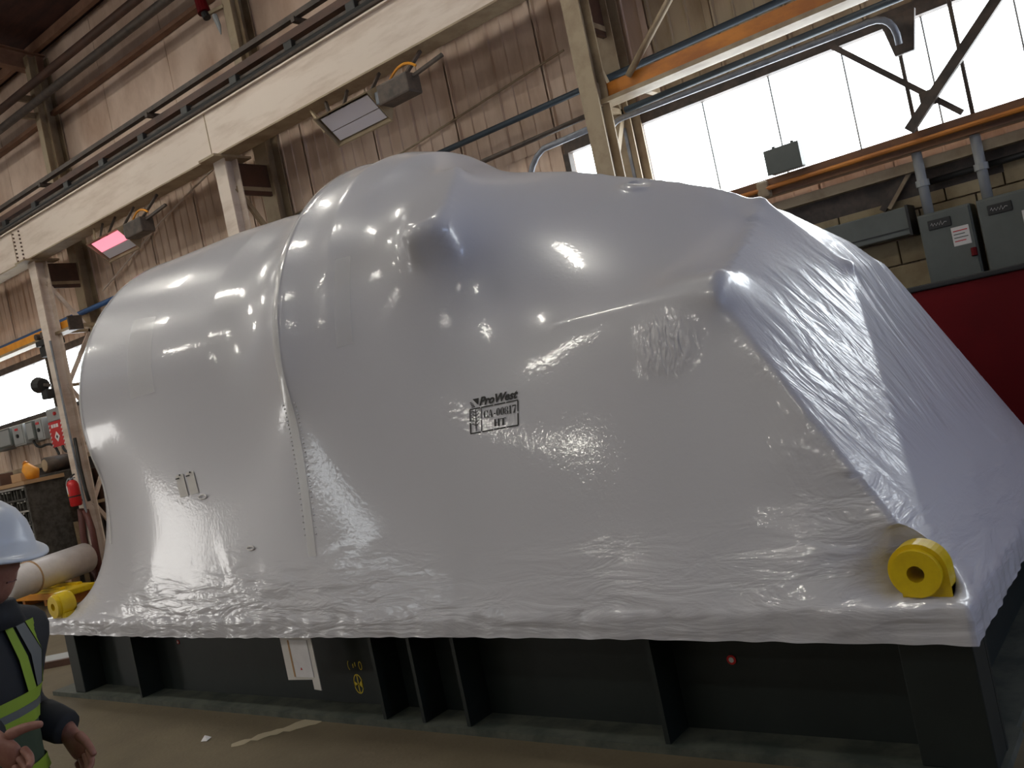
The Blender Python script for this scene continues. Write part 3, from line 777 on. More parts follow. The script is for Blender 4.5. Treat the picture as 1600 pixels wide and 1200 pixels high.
def elec_box(x0, x1, lab):
    e = empty('electrical_box', (x0, 7.75, 1.86), lab, 'electrical box', 'grey electrical boxes')
    z0, z1 = 1.62, 2.38
    MB().bbox(x0, x1, 7.66, 7.88, z0, z1, .012).build('box_body', 'grey_box', e)
    d = MB().bbox(x0 + .012, x1 - .012, 7.645, 7.665, z0 + .02, z1 - .015, .006).build('door', 'grey_box', e)
    pl = MB().bbox(x0 + .07, x0 + .235, 7.637, 7.646, z1 - .135, z1 - .06, .006).build('name_plate', 'black', d)
    st = MB()
    zz = z1 - .10                                            # handwritten white script on the plate
    pts = [(.09, 0), (.10, .018), (.105, -.008), (.12, .012), (.128, -.010), (.142, .012), (.15, -.01), (.165, .02), (.17, -.012), (.19, .008), (.205, .004)]
    st.tube([(x0 + p[0], 7.635, zz + p[1]) for p in pts], .0022, 5); st.build('plate_script', 'white_print', d)
    sx = x1 - .16
    MB().bbox(sx, sx + .125, 7.641, 7.646, z1 - .30, z1 - .155, .003).build('warning_sticker', 'white_print', d)
    for k in range(4):
        MB().box(sx + .012, sx + .112 - .02 * (k % 2), 7.6395, 7.641, z1 - .19 - k * .026, z1 - .183 - k * .026).build('sticker_print', 'red' if k in (0, 3) else 'grey_box', d)
    MB().tube([(x1 - .03, 7.63, z1 - .34), (x1 - .03, 7.62, z1 - .40)], .022, 8).build('red_handle', 'red_dark', e)
elec_box(-1.665, -1.285, 'grey electrical box with red handle beside the cable trunking')
elec_box(-1.245, -.80, 'grey electrical box at the right frame edge, right of its twin')
# red machine guard in front of the wall
e = empty('machine_casing', (0, 7.2, 0), 'dark red steel machine casing with black top rail below the electrical boxes', 'machine')
MB().bbox(-3.2, 1.6, 6.95, 7.45, .05, 1.80, .02).build('casing', 'red_dark', e)
MB().bbox(-3.22, 1.62, 6.93, 7.47, 1.80, 1.84, .01).build('top_rail', 'black', e)
for x in (-2.0, -.8, .4): MB().box(x - .004, x + .004, 6.945, 6.95, .08, 1.78).build('panel_joint', 'black', e)
MB().box(-3.15, 1.55, 7.0, 7.4, 0, .05).build('plinth', 'black', e)
# wires along the wall
tag(MB().tube([(-9.0, 7.93, 4.50), (-6.9, 7.93, 4.66), (-4.6, 7.93, 4.92)], .012, 6).build('wall_wire', 'tan'), 'thin taut wire rising across the ribbed wall to the tan column', 'wire')
tag(MB().tube([(-13.9, 7.9, 4.62), (-11.9, 7.9, 5.22), (-10.9, 7.9, 5.45), (-9.4, 7.93, 5.8)], .014, 6).build('wall_wire', 'cream'), 'thin pale wire rising across the wall behind the pink shop lamp', 'wire')

# ================================================================ FAR LEFT CORNER
# row of small grey control boxes under the left window
bx = [(-18.6, -18.2, 'leftmost control box under the left window'), (-18.1, -17.55, 'plain grey control box, second from the left under the window'),
      (-17.45, -17.0, 'control box with red and black buttons under the left window'), (-16.9, -16.6, 'narrow grey box between two control boxes under the window'),
      (-16.52, -16.25, 'small control box with red lettering left of the red sign')]
for i, (a, c, lab) in enumerate(bx):
    e = empty('control_box', (a, 7.7, 2.55), lab, 'control box', 'control boxes under the left window')
    dz = .04 * (i % 2)
    MB().bbox(a, c, 7.62, 7.965, 2.52 + dz, 2.90, .01).build('box_body', 'grey_lt' if i % 2 == 0 else 'grey_box', e)
    MB().bbox(a + .03, c - .03, 7.605, 7.622, 2.55 + dz, 2.87, .005).build('cover', 'grey_lt', e)
    if i in (0, 2, 4):
        MB().tube([((a + c) / 2, 7.61, 2.70), ((a + c) / 2, 7.58, 2.70)], .035, 10).build('knob', 'black', e)
        MB().bbox((a + c) / 2 - .08, (a + c) / 2 + .04, 7.597, 7.606, 2.80, 2.84, .002).build('red_print', 'red', e)
e = empty('junction_box', (-15.9, 7.7, 2.8), 'grey junction box with red lamp above the red sign', 'box')
MB().bbox(-16.05, -15.55, 7.62, 7.88, 2.78, 3.0, .01).build('box_body', 'grey_lt', e)
MB().tube([(-15.72, 7.63, 2.9), (-15.72, 7.59, 2.9)], .03, 8).build('red_lamp', 'red', e)
# red safety sign
e = empty('safety_sign', (-15.72, 7.6, 2.38), 'red safety sign with white diamond on the wall beside the column', 'sign')
MB().bbox(-15.98, -15.50, 7.585, 7.60, 2.33, 2.77, .004).build('sign_board', 'red', e)
MB().prism([(-.09, 0), (0, -.09), (.09, 0), (0, .09)], (-15.74, 7.58, 2.50), (-15.74, 7.586, 2.50), (1, 0, 0), (0, 0, 1)).build('white_diamond', 'white', e)
MB().prism([(-.035, 0), (0, -.035), (.035, 0), (0, .035)], (-15.74, 7.577, 2.50), (-15.74, 7.581, 2.50), (1, 0, 0), (0, 0, 1)).build('diamond_centre', 'black', e)
for k in range(3): MB().box(-15.88 + k * .09, -15.81 + k * .09, 7.58, 7.586, 2.66, 2.72).build('letter_bar', 'white', e)
for k in range(6):
    for sx in (-15.97, -15.545):
        MB().prism([(0, 0), (.035, .02), (.035, .045), (0, .025)], (sx, 7.58, 2.345 + k * .068), (sx, 7.586, 2.345 + k * .068), (1, 0, 0), (0, 0, 1)).build('hazard_stripe', 'white', e)
# drooping cables to the wall ledge
for i, (pts, lab) in enumerate((
    (arc((-16.75, 7.64, 2.55), (-16.7, 7.64, 2.36), (-16.35, 7.64, 2.42), 5) + arc((-16.3, 7.64, 2.42), (-15.95, 7.64, 2.42), (-15.92, 7.64, 2.15), 6)[1:] + [Vector((-15.75, 7.64, 2.14))], 'black cable drooping from the control boxes under the red sign'),
    (arc((-15.62, 7.58, 2.33), (-15.6, 7.58, 2.16), (-15.3, 7.58, 2.2), 6) + [Vector((-15.0, 7.55, 2.15))], 'black cable hanging straight from the red sign')
    )):
    tag(MB().tube(pts, .022, 6).build('power_cable', 'black', smooth=True), lab, 'cable', 'cables under the control boxes')
e = empty('wall_ledge', (-17, 7.85, 2.05), 'dirty tan ledge along the wall above the storage rack', 'ledge')
MB().box(-19.8, -15.0, 7.72, 7.96, 2.05, 2.12).build('ledge_top', 'tan', e)
MB().box(-19.8, -15.0, 7.90, 7.96, 1.85, 2.05).build('ledge_web', 'steel_dark', e)
tag(MB().box(-19.8, -14.5, 7.78, 7.88, 0, 1.84).build('lower_panelling', 'brown'), 'dark brown lower wall panel behind the storage rack', 'panel')
# stacked grating rack with many upright bars
RX0, RX1, RY0, RY1 = -17.6, -14.75, 6.45, 7.05
e = empty('grating_rack', (-16, 6.7, 0), 'dark metal rack of stacked grating rows behind the hard hat', 'rack')
for i in range(10):
    z = .08 + i * .188
    MB().box(RX0, RX1, RY0, RY1, z - .012, z + .006).build('shelf', 'rack', e)
    MB().box(RX0, RX1, RY0 - .015, RY0, z - .02, z + .01).build('shelf_edge', 'rack_edge' if i % 2 else 'rack', e)
proto = None
for i in range(9):
    for k in range(24):
        x = RX0 + .06 + k * (RX1 - RX0 - .12) / 23; z = .09 + i * .188
        if proto is None:
            proto = MB().add([(x - .012, RY0, z), (x + .012, RY0, z), (x + .03, RY0 + .25, z), (x, RY0 + .25, z),
                              (x - .012, RY0, z + .13), (x + .012, RY0, z + .15), (x + .03, RY0 + .25, z + .16), (x, RY0 + .25, z + .16)],
                             [(0, 1, 5, 4), (1, 2, 6, 5), (3, 0, 4, 7), (2, 3, 7, 6), (4, 5, 6, 7), (0, 3, 2, 1)]).build('grating_bar', 'rack', e); q0 = Vector((x, 0, z)); pl = proto.location.copy()
        else: share(proto, pl + Vector((x, rnd.uniform(-.01, .02), z)) - q0, e)
tip = None
for i in range(9):
    for k in range(24):
        x = RX0 + .06 + k * (RX1 - RX0 - .12) / 23; z = .09 + i * .188 + .135 + rnd.uniform(-.006, .006)
        if rnd.random() < .25: continue
        if tip is None:
            tip = MB().bbox(x - .017, x + .017, RY0 - .02, RY0 + .02, z - .012, z + .012, .004).build('bar_tip', 'rack_edge', e); q1 = Vector((x, 0, z)); pl1 = tip.location.copy()
        else: share(tip, pl1 + Vector((x, 0, z)) - q1, e)
for x in (RX0, RX1): MB().box(x - .03, x + .03, RY0, RY1, 0, 1.86).build('side_frame', 'rack', e)
MB().box(RX0 - .05, RX1 + .08, RY0 - .03, RY1, 1.80, 1.86).build('top_board', 'cardboard', e)
# odds and ends on the rack
def small_box(x0, x1, z0, z1, m, lab, y=6.62, dep=.22, nm='carton'):
    e = empty(nm, (x0, y, z0), lab, 'box')
    MB().bbox(x0, x1, y, y + dep, z0, z1, .01).build('carton_body', m, e)
    MB().box(x0 + .005, x1 - .005, y + dep * .45, y + dep * .55, z1, z1 + .003).build('tape', 'white_print', e)
small_box(-17.2, -16.7, 1.86, 2.08, 'brown', 'brown carton on top of the rack at the far left')
small_box(-16.35, -15.95, 1.865, 2.06, 'brown', 'flat brown carton lying on top of the rack')
small_box(-15.55, -15.2, 1.865, 2.0, 'cardboard', 'pale small carton on top of the rack left of the orange bag')
e = empty('orange_bag', (-15.02, 6.7, 1.86), 'crumpled orange bag on the right end of the rack top', 'bag')
MB().tube([(-15.02, 6.72, 1.885), (-15.0, 6.72, 1.97), (-15.1, 6.7, 2.05), (-15.12, 6.7, 2.14)], [.1, .12, .09, .03], 9).build('bag_body', 'orange_hi', e, smooth=True)
MB().tube([(-15.12, 6.7, 2.13), (-15.14, 6.7, 2.17)], [.05, .02], 8).build('bag_neck', 'orange', e)
# dark cabinet and lower crate right of the rack
e = empty('steel_cabinet', (-15.2, 7.3, 0), 'dark grey steel cabinet between the rack and the column', 'cabinet')
MB().bbox(-15.75, -15.05, 7.15, 7.7, 1.05, 1.90, .01).build('cabinet_body', 'rack', e)
MB().bbox(-15.72, -15.08, 7.135, 7.152, 1.08, 1.87, .005).build('door', 'grey_box', e)
MB().bbox(-15.70, -15.0, 7.2, 7.7, 0, 1.05, .01).build('cabinet_base', 'steel_dark', e)
e = empty('tan_crate', (-14.95, 7.0, 0), 'tall tan crate standing at the right end of the rack', 'crate')
MB().bbox(-15.2, -14.72, 7.06, 7.14, .05, 1.05, .01).build('crate_front', 'tan', e)
MB().box(-15.2, -14.72, 7.05, 7.06, .60, .64).build('batten', 'steel_dark', e)
e = empty('round_tank', (-15.35, 7.3, 1.92), 'dark round drum lying on the cabinet', 'drum')
MB().tube([(-15.35, 7.1, 2.045), (-15.35, 7.48, 2.045)], .13, 16).build('drum_body', 'steel_dark', e, smooth=True)
MB().tube([(-15.35, 7.09, 2.045), (-15.35, 7.11, 2.045)], .10, 16).build('drum_end', 'tan', e)
# fire extinguisher on the column front
ex = empty('fire_extinguisher', (-14.14, 6.93, 1.33), 'red fire extinguisher hung on the cream column', 'extinguisher')
X, Y = -14.14, 6.885
MB().tube([(X, Y, 1.31), (X, Y, 1.33), (X, Y, 1.64), (X, Y, 1.69), (X, Y, 1.72)], [.07, .088, .088, .07, .035], 18).build('cylinder', 'red', ex, smooth=True)
MB().tube([(X, Y, 1.72), (X, Y, 1.76)], .03, 10).build('valve', 'galv', ex)
MB().bar((X - .02, Y, 1.77), (X + .12, Y, 1.80), .025, .02).build('lever', 'black', ex)
MB().bar((X - .02, Y, 1.75), (X + .11, Y, 1.75), .025, .015).build('carry_handle', 'galv', ex)
MB().tube(arc((X - .03, Y, 1.75), (X - .17, Y - .02, 1.75), (X - .12, Y - .03, 1.55), 6) + [Vector((X - .105, Y - .03, 1.42))], .014, 6).build('hose', 'grey_lt', ex)
MB().tube([(X, Y, 1.455), (X, Y, 1.475)], .0905, 18).build('strap', 'black', ex)
lb = MB(); n = 8
def wraplabel(z0, z1, a0, a1, m, nm):
    b = MB(); vs = []
    for z in (z0, z1):
        for k in range(n + 1):
            a = a0 + (a1 - a0) * k / n; vs.append((X + .0895 * math.cos(a), Y + .0895 * math.sin(a), z))
    b.add(vs, [(k, k + 1, n + 2 + k, n + 1 + k) for k in range(n)]).build(nm, m, ex)
wraplabel(1.51, 1.64, -2.9, -1.5, 'white', 'white_label'); wraplabel(1.485, 1.51, -2.9, -1.5, 'yellow', 'yellow_label'); wraplabel(1.40, 1.445, -2.6, -1.9, 'white_print', 'small_label')
MB().box(X - .03, X + .03, Y + .08, 7.012, 1.36, 1.40).build('wall_hook', 'steel_dark', ex)
# hoses and conduits down the left column
tag(MB().tube([(-14.2, 6.96, 1.25), (-14.3, 6.96, .8), (-14.25, 6.96, .35), (-14.1, 6.96, .1), (-14.0, 6.96, .35), (-13.98, 6.96, .9), (-14.06, 6.96, 1.22)], .05, 7).build('hose_coil', 'copper', smooth=True), 'dark red hose looped on the column below the extinguisher', 'hose')
tag(MB().tube([(-14.02, 6.95, 3.9), (-14.02, 6.95, .05)], .018, 6).build('column_conduit', 'galv'), 'thin pale conduit running down the front of the left column', 'conduit')
tag(MB().tube([(-14.0, 7.0, 2.35), (-13.98, 6.98, 1.9), (-13.9, 6.95, 1.55), (-13.86, 6.95, 1.35)], .028, 6).build('column_cable', 'black', smooth=True), 'black cable ending in a plug on the left column', 'cable')
e = empty('clamp_lamp', (-14.5, 6.95, 3.2), 'black round work lamp clamped to the left column at window height', 'lamp')
MB().tube([(-14.62, 6.92, 3.30), (-14.45, 6.92, 3.28)], [.13, .10], 12).build('lamp_head', 'black', e)
MB().bar((-14.45, 6.92, 3.28), (-14.39, 7.0, 3.25), .06, .05).build('lamp_arm', 'steel_dark', e)
MB().bbox(-14.56, -14.375, 6.9, 7.05, 3.05, 3.2, .02).build('lamp_clamp', 'black', e)
e = empty('hoist_trolley', (-14.1, 7.2, 3.9), 'black hoist trolley hanging where the orange rail meets the column', 'trolley')
MB().bbox(-14.78, -14.48, 7.08, 7.42, 3.92, 4.015, .02).build('trolley_body', 'black', e)
for x in (-14.73, -14.53): MB().tube([(x, 7.08, 4.08), (x, 7.14, 4.08)], .05, 10).build('wheel', 'steel_dark', e)
MB().bbox(-14.75, -14.5, 7.1, 7.3, 3.74, 3.92, .04).build('motor', 'black', e)
# roll of film on a yellow stand
rl = empty('film_roll', (-13.7, 6.0, .2), 'long white film roll tied with string lying on the yellow stand', 'roll')
A, B = Vector((-13.55, 5.35, .47)), Vector((-14.08, 6.82, .505)); d = (B - A).normalized()
MB().tube([A - d * .02, A, A + d * .04, A + (B - A) * .5, B], [.13, .20, .225, .23, .23], 24).build('rolled_sheet', 'film_roll', rl, smooth=True)
c = A + d * .50
tie = MB(); s0 = d.orthogonal().normalized(); s1 = d.cross(s0)
tie.tube([c + (s0 * math.cos(t) + s1 * math.sin(t)) * .236 for t in [2 * math.pi * k / 24 for k in range(25)]], .012, 6).build('string_tie', 'cardboard', rl)
tie = MB().tube([c + Vector((-.05, -.02, .23)), c + Vector((-.16, -.10, .30)), c + Vector((-.24, -.15, .36))], .009, 5).build('string_end', 'white_print', rl)
ys = empty('yellow_stand', (-14.3, 6.4, 0), 'low yellow steel stand under the white film roll', 'stand')
MB().bbox(-15.5, -13.1, 6.0, 6.42, .13, .22, .02).build('deck', 'yellow', ys)
MB().bbox(-15.5, -13.1, 5.97, 6.01, .10, .19, .01).build('front_rail', 'orange_hi', ys)
for x in (-15.4, -14.6, -13.9, -13.25): MB().box(x - .04, x + .04, 6.03, 6.4, 0, .13).build('foot', 'orange', ys)
MB().box(-14.3, -13.4, 6.05, 6.12, .22, .25).build('cradle', 'yellow', ys); MB().box(-14.3, -13.4, 6.30, 6.37, .22, .25).build('cradle', 'yellow', ys)
e = empty('tall_carton', (-14.53, 6.8, 0), 'brown open carton standing beside the column foot behind the film roll', 'box')
MB().bbox(-14.64, -14.42, 6.70, 6.84, 0, .52, .01).build('carton_body', 'cardboard', e)
MB().bar((-14.64, 6.70, .53), (-14.42, 6.66, .58), .10, .008).build('flap', 'cardboard', e)
# plank on the floor, paint streak, litter
e = empty('floor_plank', (-9.6, 3.9, 0), 'grey plank lying on the floor left of the skid', 'plank')
b = MB().bar((-10.6, 3.25, .03), (-8.6, 4.55, .03), .30, .06); b.build('plank_board', 'grey_lt', e)
MB().bar((-10.55, 3.12, .03), (-8.5, 4.42, .03), .05, .062).build('plank_edge', 'brown', e)

# ================================================================ MARKS ON THE FILM AND SKID
def film_ray(px, py):
    d = F + CR * ((px - 800) / FPX) - CU * ((py - 600) / FPX)
    return FILM_BVH.ray_cast(CAM, d)[0]
def decal(name, polys, x0, z0, m, parent, off=.004, proj=None):
    """flat polygons in metres, laid on the film from the point (x0, z0)"""
    b = MB()
    for p in polys:
        vs = [(proj or on_film)(x0 + u, z0 + v, off) for u, v in p]
        b.add(vs, [tuple(range(len(vs)))])
    return b.build(name, m, parent)
def rect(a, b, c, d): return [(a, b), (c, b), (c, d), (a, d)]
def ring(cx, cy, rx, ry, tx, ty, a0, a1, n=10):
    """piece of a ring as quads; tx, ty = stroke at the sides and at top/bottom"""
    out = []
    for k in range(n):
        q = []
        for a, inner in ((k, 0), (k + 1, 0), (k + 1, 1), (k, 1)):
            t = math.radians(a0 + (a1 - a0) * a / n)
            q.append((cx + (rx - inner * tx) * math.cos(t), cy + (ry - inner * ty) * math.sin(t)))
        out.append(q)
    return out
def glyph(ch):
    z = .30
    if ch == '0': return ring(.31, .5, .29, .5, .19, .06, 95, 265) + ring(.33, .5, .29, .5, .19, .06, -85, 85), .66
    if ch == 'C': return ring(.36, .5, .34, .5, .20, .06, 100, 260) + ring(.38, .5, .32, .5, .1, .09, 30, 80) + ring(.38, .5, .32, .5, .1, .09, -80, -30) + [rect(.62, .62, .68, .98), rect(.62, .02, .68, .38)], .76
    if ch == 'A': return [[(0, 0), (.07, 0), (.36, .98), (.30, .98)], [(.48, 0), (.72, 0), (.44, 1), (.30, 1)], rect(.18, .28, .46, .35), rect(-.06, 0, .16, .05), rect(.40, 0, .80, .05)], .86
    if ch == '-': return [rect(.03, .30, .33, .44)], .40
    if ch == '8': return ring(.29, .74, .25, .26, .14, .05, 95, 265) + ring(.32, .74, .25, .26, .14, .05, -85, 85) + ring(.29, .25, .29, .25, .16, .05, 95, 265) + ring(.32, .25, .29, .25, .16, .05, -85, 85), .66
    if ch == '1': return [rect(.16, .04, .36, 1), rect(.02, 0, .5, .05), [(.02, .84), (.16, .9), (.16, .97), (.02, .9)]], .56
    if ch == '7': return [rect(.02, .84, .60, 1), rect(.02, .70, .07, .84), [(.16, 0), (.38, 0), (.60, .84), (.50, .84)]], .66
    if ch == 'H': return [rect(.05, 0, .27, 1), rect(.53, 0, .75, 1), rect(.29, .47, .51, .54), rect(0, 0, .33, .05), rect(0, .95, .33, 1), rect(.47, 0, .8, .05), rect(.47, .95, .8, 1)], .88
    if ch == 'T': return [rect(.26, .05, .48, .92), rect(.16, 0, .58, .05), rect(0, .92, .34, 1), rect(.40, .92, .74, 1), rect(0, .70, .05, .92), rect(.69, .70, .74, .92)], .8
    return [], .3
def word(txt, h, x, y, wd=1.0):
    out = []
    for ch in txt:
        g, adv = glyph(ch)
        out += [[(x + u * h * wd, y + v * h) for u, v in p] for p in g]; x += adv * h * wd
    return out
c0 = film_ray(735.7, 677.9); c1 = film_ray(810.5, 663.8); c2 = film_ray(729.8, 640.7)
SXO, SZO = c0.x, c0.z; SWD = c1.x - c0.x; SHT = c2.z - c0.z
def fr(u0, v0, u1, v1): return rect(u0 * SWD, v0 * SHT, u1 * SWD, v1 * SHT)
t_ = .016
polys = [fr(0, 1 - 2 * t_, .22, 1 + t_), fr(.24, 1 - 2 * t_, .49, 1 + t_), fr(.51, 1 - 2 * t_, .74, 1 + t_), fr(.76, 1 - 2 * t_, 1, 1 + t_),
         fr(0, -t_, .22, 2 * t_), fr(.25, -t_, .48, 2 * t_), fr(.50, -t_, .74, 2 * t_), fr(.76, -t_, 1, 2 * t_),
         fr(-t_ / 2, .02, t_, .45), fr(-t_ / 2, .50, t_, .98), fr(1 - t_, .02, 1 + t_ / 2, .48), fr(1 - t_, .55, 1 + t_ / 2, .98),
         fr(.23, .03, .245, .48), fr(.23, .54, .245, .98)]
decal('stamp_frame', polys, SXO, SZO, 'ink', fc)
h1 = SHT * .32
decal('stamp_code', word('CA-00817', h1, SWD * .285, SHT * .52, SWD * .66 / (h1 * 5.08)), SXO, SZO, 'ink', fc)
decal('stamp_treatment', word('HT', SHT * .29, SWD * .50, SHT * .12, 1.25), SXO, SZO, 'ink', fc)
ear = [fr(.115, .06, .13, .94)]                                   # wheat ear symbol
for k in range(5):
    v = .30 + k * .13
    ear += [[(.115 * SWD, v * SHT), (.045 * SWD, (v + .08) * SHT), (.045 * SWD, (v + .11) * SHT), (.115 * SWD, (v + .03) * SHT)],
            [(.135 * SWD, v * SHT), (.20 * SWD, (v + .08) * SHT), (.20 * SWD, (v + .105) * SHT), (.135 * SWD, (v + .03) * SHT)]]
ear += [fr(.04, .36, .05, .56), fr(.04, .62, .05, .92), fr(.075, .40, .085, .60), fr(.075, .68, .085, .9)]
decal('stamp_wheat_ear', ear, SXO, SZO, 'ink', fc)
# company word above the frame: slanted bold letters
def text_polys(body, h, shear, bold):
    cu = bpy.data.curves.new('word', 'FONT'); cu.body = body; cu.size = h * 1.4; cu.shear = shear; cu.offset = bold; cu.resolution_u = 3
    o = bpy.data.objects.new('word', cu); COL.objects.link(o); dg = bpy.context.evaluated_depsgraph_get()
    me = bpy.data.meshes.new_from_object(o.evaluated_get(dg))
    out = [[tuple(me.vertices[i].co[:2]) for i in p.vertices] for p in me.polygons]
    bpy.data.objects.remove(o); bpy.data.curves.remove(cu); bpy.data.meshes.remove(me)
    return out
tp = text_polys('ProWest', SHT * .33, .28, .0025)
xs = [u for p in tp for u, v in p]; k = SWD * .80 / (max(xs) - min(xs))
decal('stamp_word', [[(SWD * .20 + (u - min(xs)) * k, SHT * 1.09 + v) for u, v in p] for p in tp], SXO, SZO, 'ink', fc)
lg = [[(SWD * .06, SHT * 1.40), (SWD * .19, SHT * 1.40), (SWD * .17, SHT * 1.13)]]
for k in range(4): lg.append([(SWD * (.0 + .012 * (3 - k)), SHT * (1.06 + .065 * k)), (SWD * (.115 - .022 * k), SHT * (1.06 + .065 * k)), (SWD * (.105 - .022 * k), SHT * (1.095 + .065 * k)), (SWD * (.01 + .012 * (3 - k)), SHT * (1.095 + .065 * k))])
decal('stamp_logo', lg, SXO, SZO, 'ink', fc)
# two paper tags and a plastic loop stuck on the left drum
def film_patch(name, corners, m, n=4, off=.006, parent=None):
    P = [film_ray(*c) for c in corners]; b = MB(); vs = []
    for j in range(n + 1):
        for i in range(n + 1):
            a, c = i / n, j / n
            q = (P[0] * (1 - a) + P[1] * a) * (1 - c) + (P[3] * (1 - a) + P[2] * a) * c
            vs.append(on_film(q.x, q.z, off))
    b.add(vs, [(j * (n + 1) + i, j * (n + 1) + i + 1, (j + 1) * (n + 1) + i + 1, (j + 1) * (n + 1) + i) for j in range(n) for i in range(n)])
    return b.build(name, m, parent or fc)
for dx, dy in ((0, 0), (16, -4.5)):
    tg = film_patch('paper_tag', [(275 + dx, 743.5 + dy), (287 + dx, 740 + dy), (295.5 + dx, 774 + dy), (283 + dx, 777.5 + dy)], 'white_print')
    film_patch('tag_hole', [(281 + dx, 741 + dy), (283.5 + dx, 740.5 + dy), (284 + dx, 742.8 + dy), (281.5 + dx, 743.3 + dy)], 'ink', 1, .010)
    film_patch('tag_print', [(276 + dx, 747.5 + dy), (282 + dx, 745.8 + dy), (282.4 + dx, 747.6 + dy), (276.4 + dx, 749.3 + dy)], 'ink', 1, .010)
q = film_ray(318, 776)
lp = MB().tube([on_film(q.x + .045 * math.cos(t), q.z + .014 * math.sin(t), .008) for t in [2 * math.pi * k / 18 for k in range(19)]], .005, 6)
lp.build('plastic_loop', 'white', fc)
q = film_ray(393, 856)
MB().tube([on_film(q.x + .035 * math.cos(t), q.z + .012 * math.sin(t), .008) for t in [2 * math.pi * k / 18 for k in range(19)]], .005, 6).build('plastic_loop', 'white', fc)
# heat-weld tape strips, slightly clearer than the film
tm = bpy.data.materials.new('weld_tape'); tm.use_nodes = True; b_ = tm.node_tree.nodes['Principled BSDF']
b_.inputs['Base Color'].default_value = (.85, .85, .86, 1); b_.inputs['Roughness'].default_value = .2; b_.inputs['Alpha'].default_value = .28
b_.inputs['Coat Weight'].default_value = .5
M['tape'] = tm
tm2 = tm.copy(); tm2.name = 'weld_band'; tm2.node_tree.nodes['Principled BSDF'].inputs['Alpha'].default_value = .55; M['band'] = tm2
film_patch('tape_strip', [(210, 500), (245, 494), (243, 612), (206, 624)], 'tape', 6)
film_patch('tape_strip', [(525, 405), (549, 400), (553, 536), (528, 544)], 'tape', 6)
# seam bands where the film sheets are welded around the two rims
def seam_band(xa, xb, a0, a1, n=90):
    b = MB(); vs = []
    for k in range(n + 1):
        t = math.radians(a0 + (a1 - a0) * k / n)
        for x in (xa, (xa + xb) / 2, xb):
            d = Vector((0, math.cos(t), math.sin(t)))
            h = FILM_BVH.ray_cast(Vector((x, YC, ZC)), d)[0]
            if h is None: h = Vector((x, YC, ZC)) + d * 1.3
            vs.append(h + d * .007)
    b.add(vs, [(3 * k + i, 3 * k + i + 1, 3 * k + i + 4, 3 * k + i + 3) for k in range(n) for i in range(2)])
    return b.build('seam_band', 'band', fc, smooth=True)
seam_band(-4.37, -4.30, 75, 218)
seam_band(-6.85, -6.79, 70, 215)
# puckers along the lower weld of the seam
pk = None
for xo in (-4.385, -4.285):
    for k in range(28):
        t = math.radians(188 + k * 1.0); d = Vector((0, math.cos(t), math.sin(t)))
        h = FILM_BVH.ray_cast(Vector((xo, YC, ZC)), d)[0]
        if h is None: continue
        if pk is None:
            pk = MB().tube([h - d * .003, h + d * .005, h + d * .008], [.0055, .004, .0015], 6).build('weld_pucker', 'white', fc); p0 = h.copy(); pl = pk.location.copy()
        else: share(pk, pl + h - p0, fc)

# papers and marks on the skid
pp = empty('document_pouch', (-4.67, 3.39, .2), 'white paper in a clear pouch taped to the skid side, hanging below the film', 'paper')
MB().prism([(-.15, 0), (.085, .01), (.085, -.05), (.15, -.055), (.15, .35), (-.15, .35)], (-4.67, 3.405, .245), (-4.67, 3.410, .245), (1, 0, 0), (0, 0, 1)).build('pouch_sheet', 'white_print', pp)
MB().box(-4.75, -4.56, 3.400, 3.404, .27, .50).build('inner_page', 'film_roll', pp)
MB().box(-4.745, -4.73, 3.398, 3.400, .27, .50).build('page_edge', 'cardboard', pp)
MB().prism([(-.008, 0), (.008, .002), (.0, .016)], (-4.66, 3.397, .315), (-4.66, 3.399, .315), (1, 0, 0), (0, 0, 1)).build('red_mark', 'red', pp)
mk = MB(); yw = WEB - .0135
def flat(polys, x, z): 
    for p in polys: mk.add([(x + u, yw, z + v) for u, v in p], [tuple(range(len(p)))])
flat(ring(0, 0, .042, .062, .007, .007, 0, 360, 20), -4.42, .155)
flat([rect(-.004, -.06, .004, .06), [(-.04, .02), (-.04, -.02), (0, .004), (0, -.004)], [(.04, .03), (.04, -.03), (0, .004), (0, -.004)]], -4.42, .155)
flat(ring(-.05, .115, .016, .03, .006, .006, 90, 270, 6) + [rect(-.02, .10, -.012, .125), rect(.0, .11, .008, .135)] + ring(.05, .115, .016, .028, .006, .006, 0, 360, 10), -4.42, .155)
mk.build('yellow_marking', 'ink_y', sk)
for x, z, r in ((-1.90, .36, .022), (-6.33, .40, .016)):
    MB().tube([(x, yw + .001, z), (x, yw - .004, z)], r, 12).build('red_dot', 'red', sk)
    MB().tube([(x, yw - .004, z), (x, yw - .005, z)], r * .55, 10).build('dot_centre', 'white_print', sk)
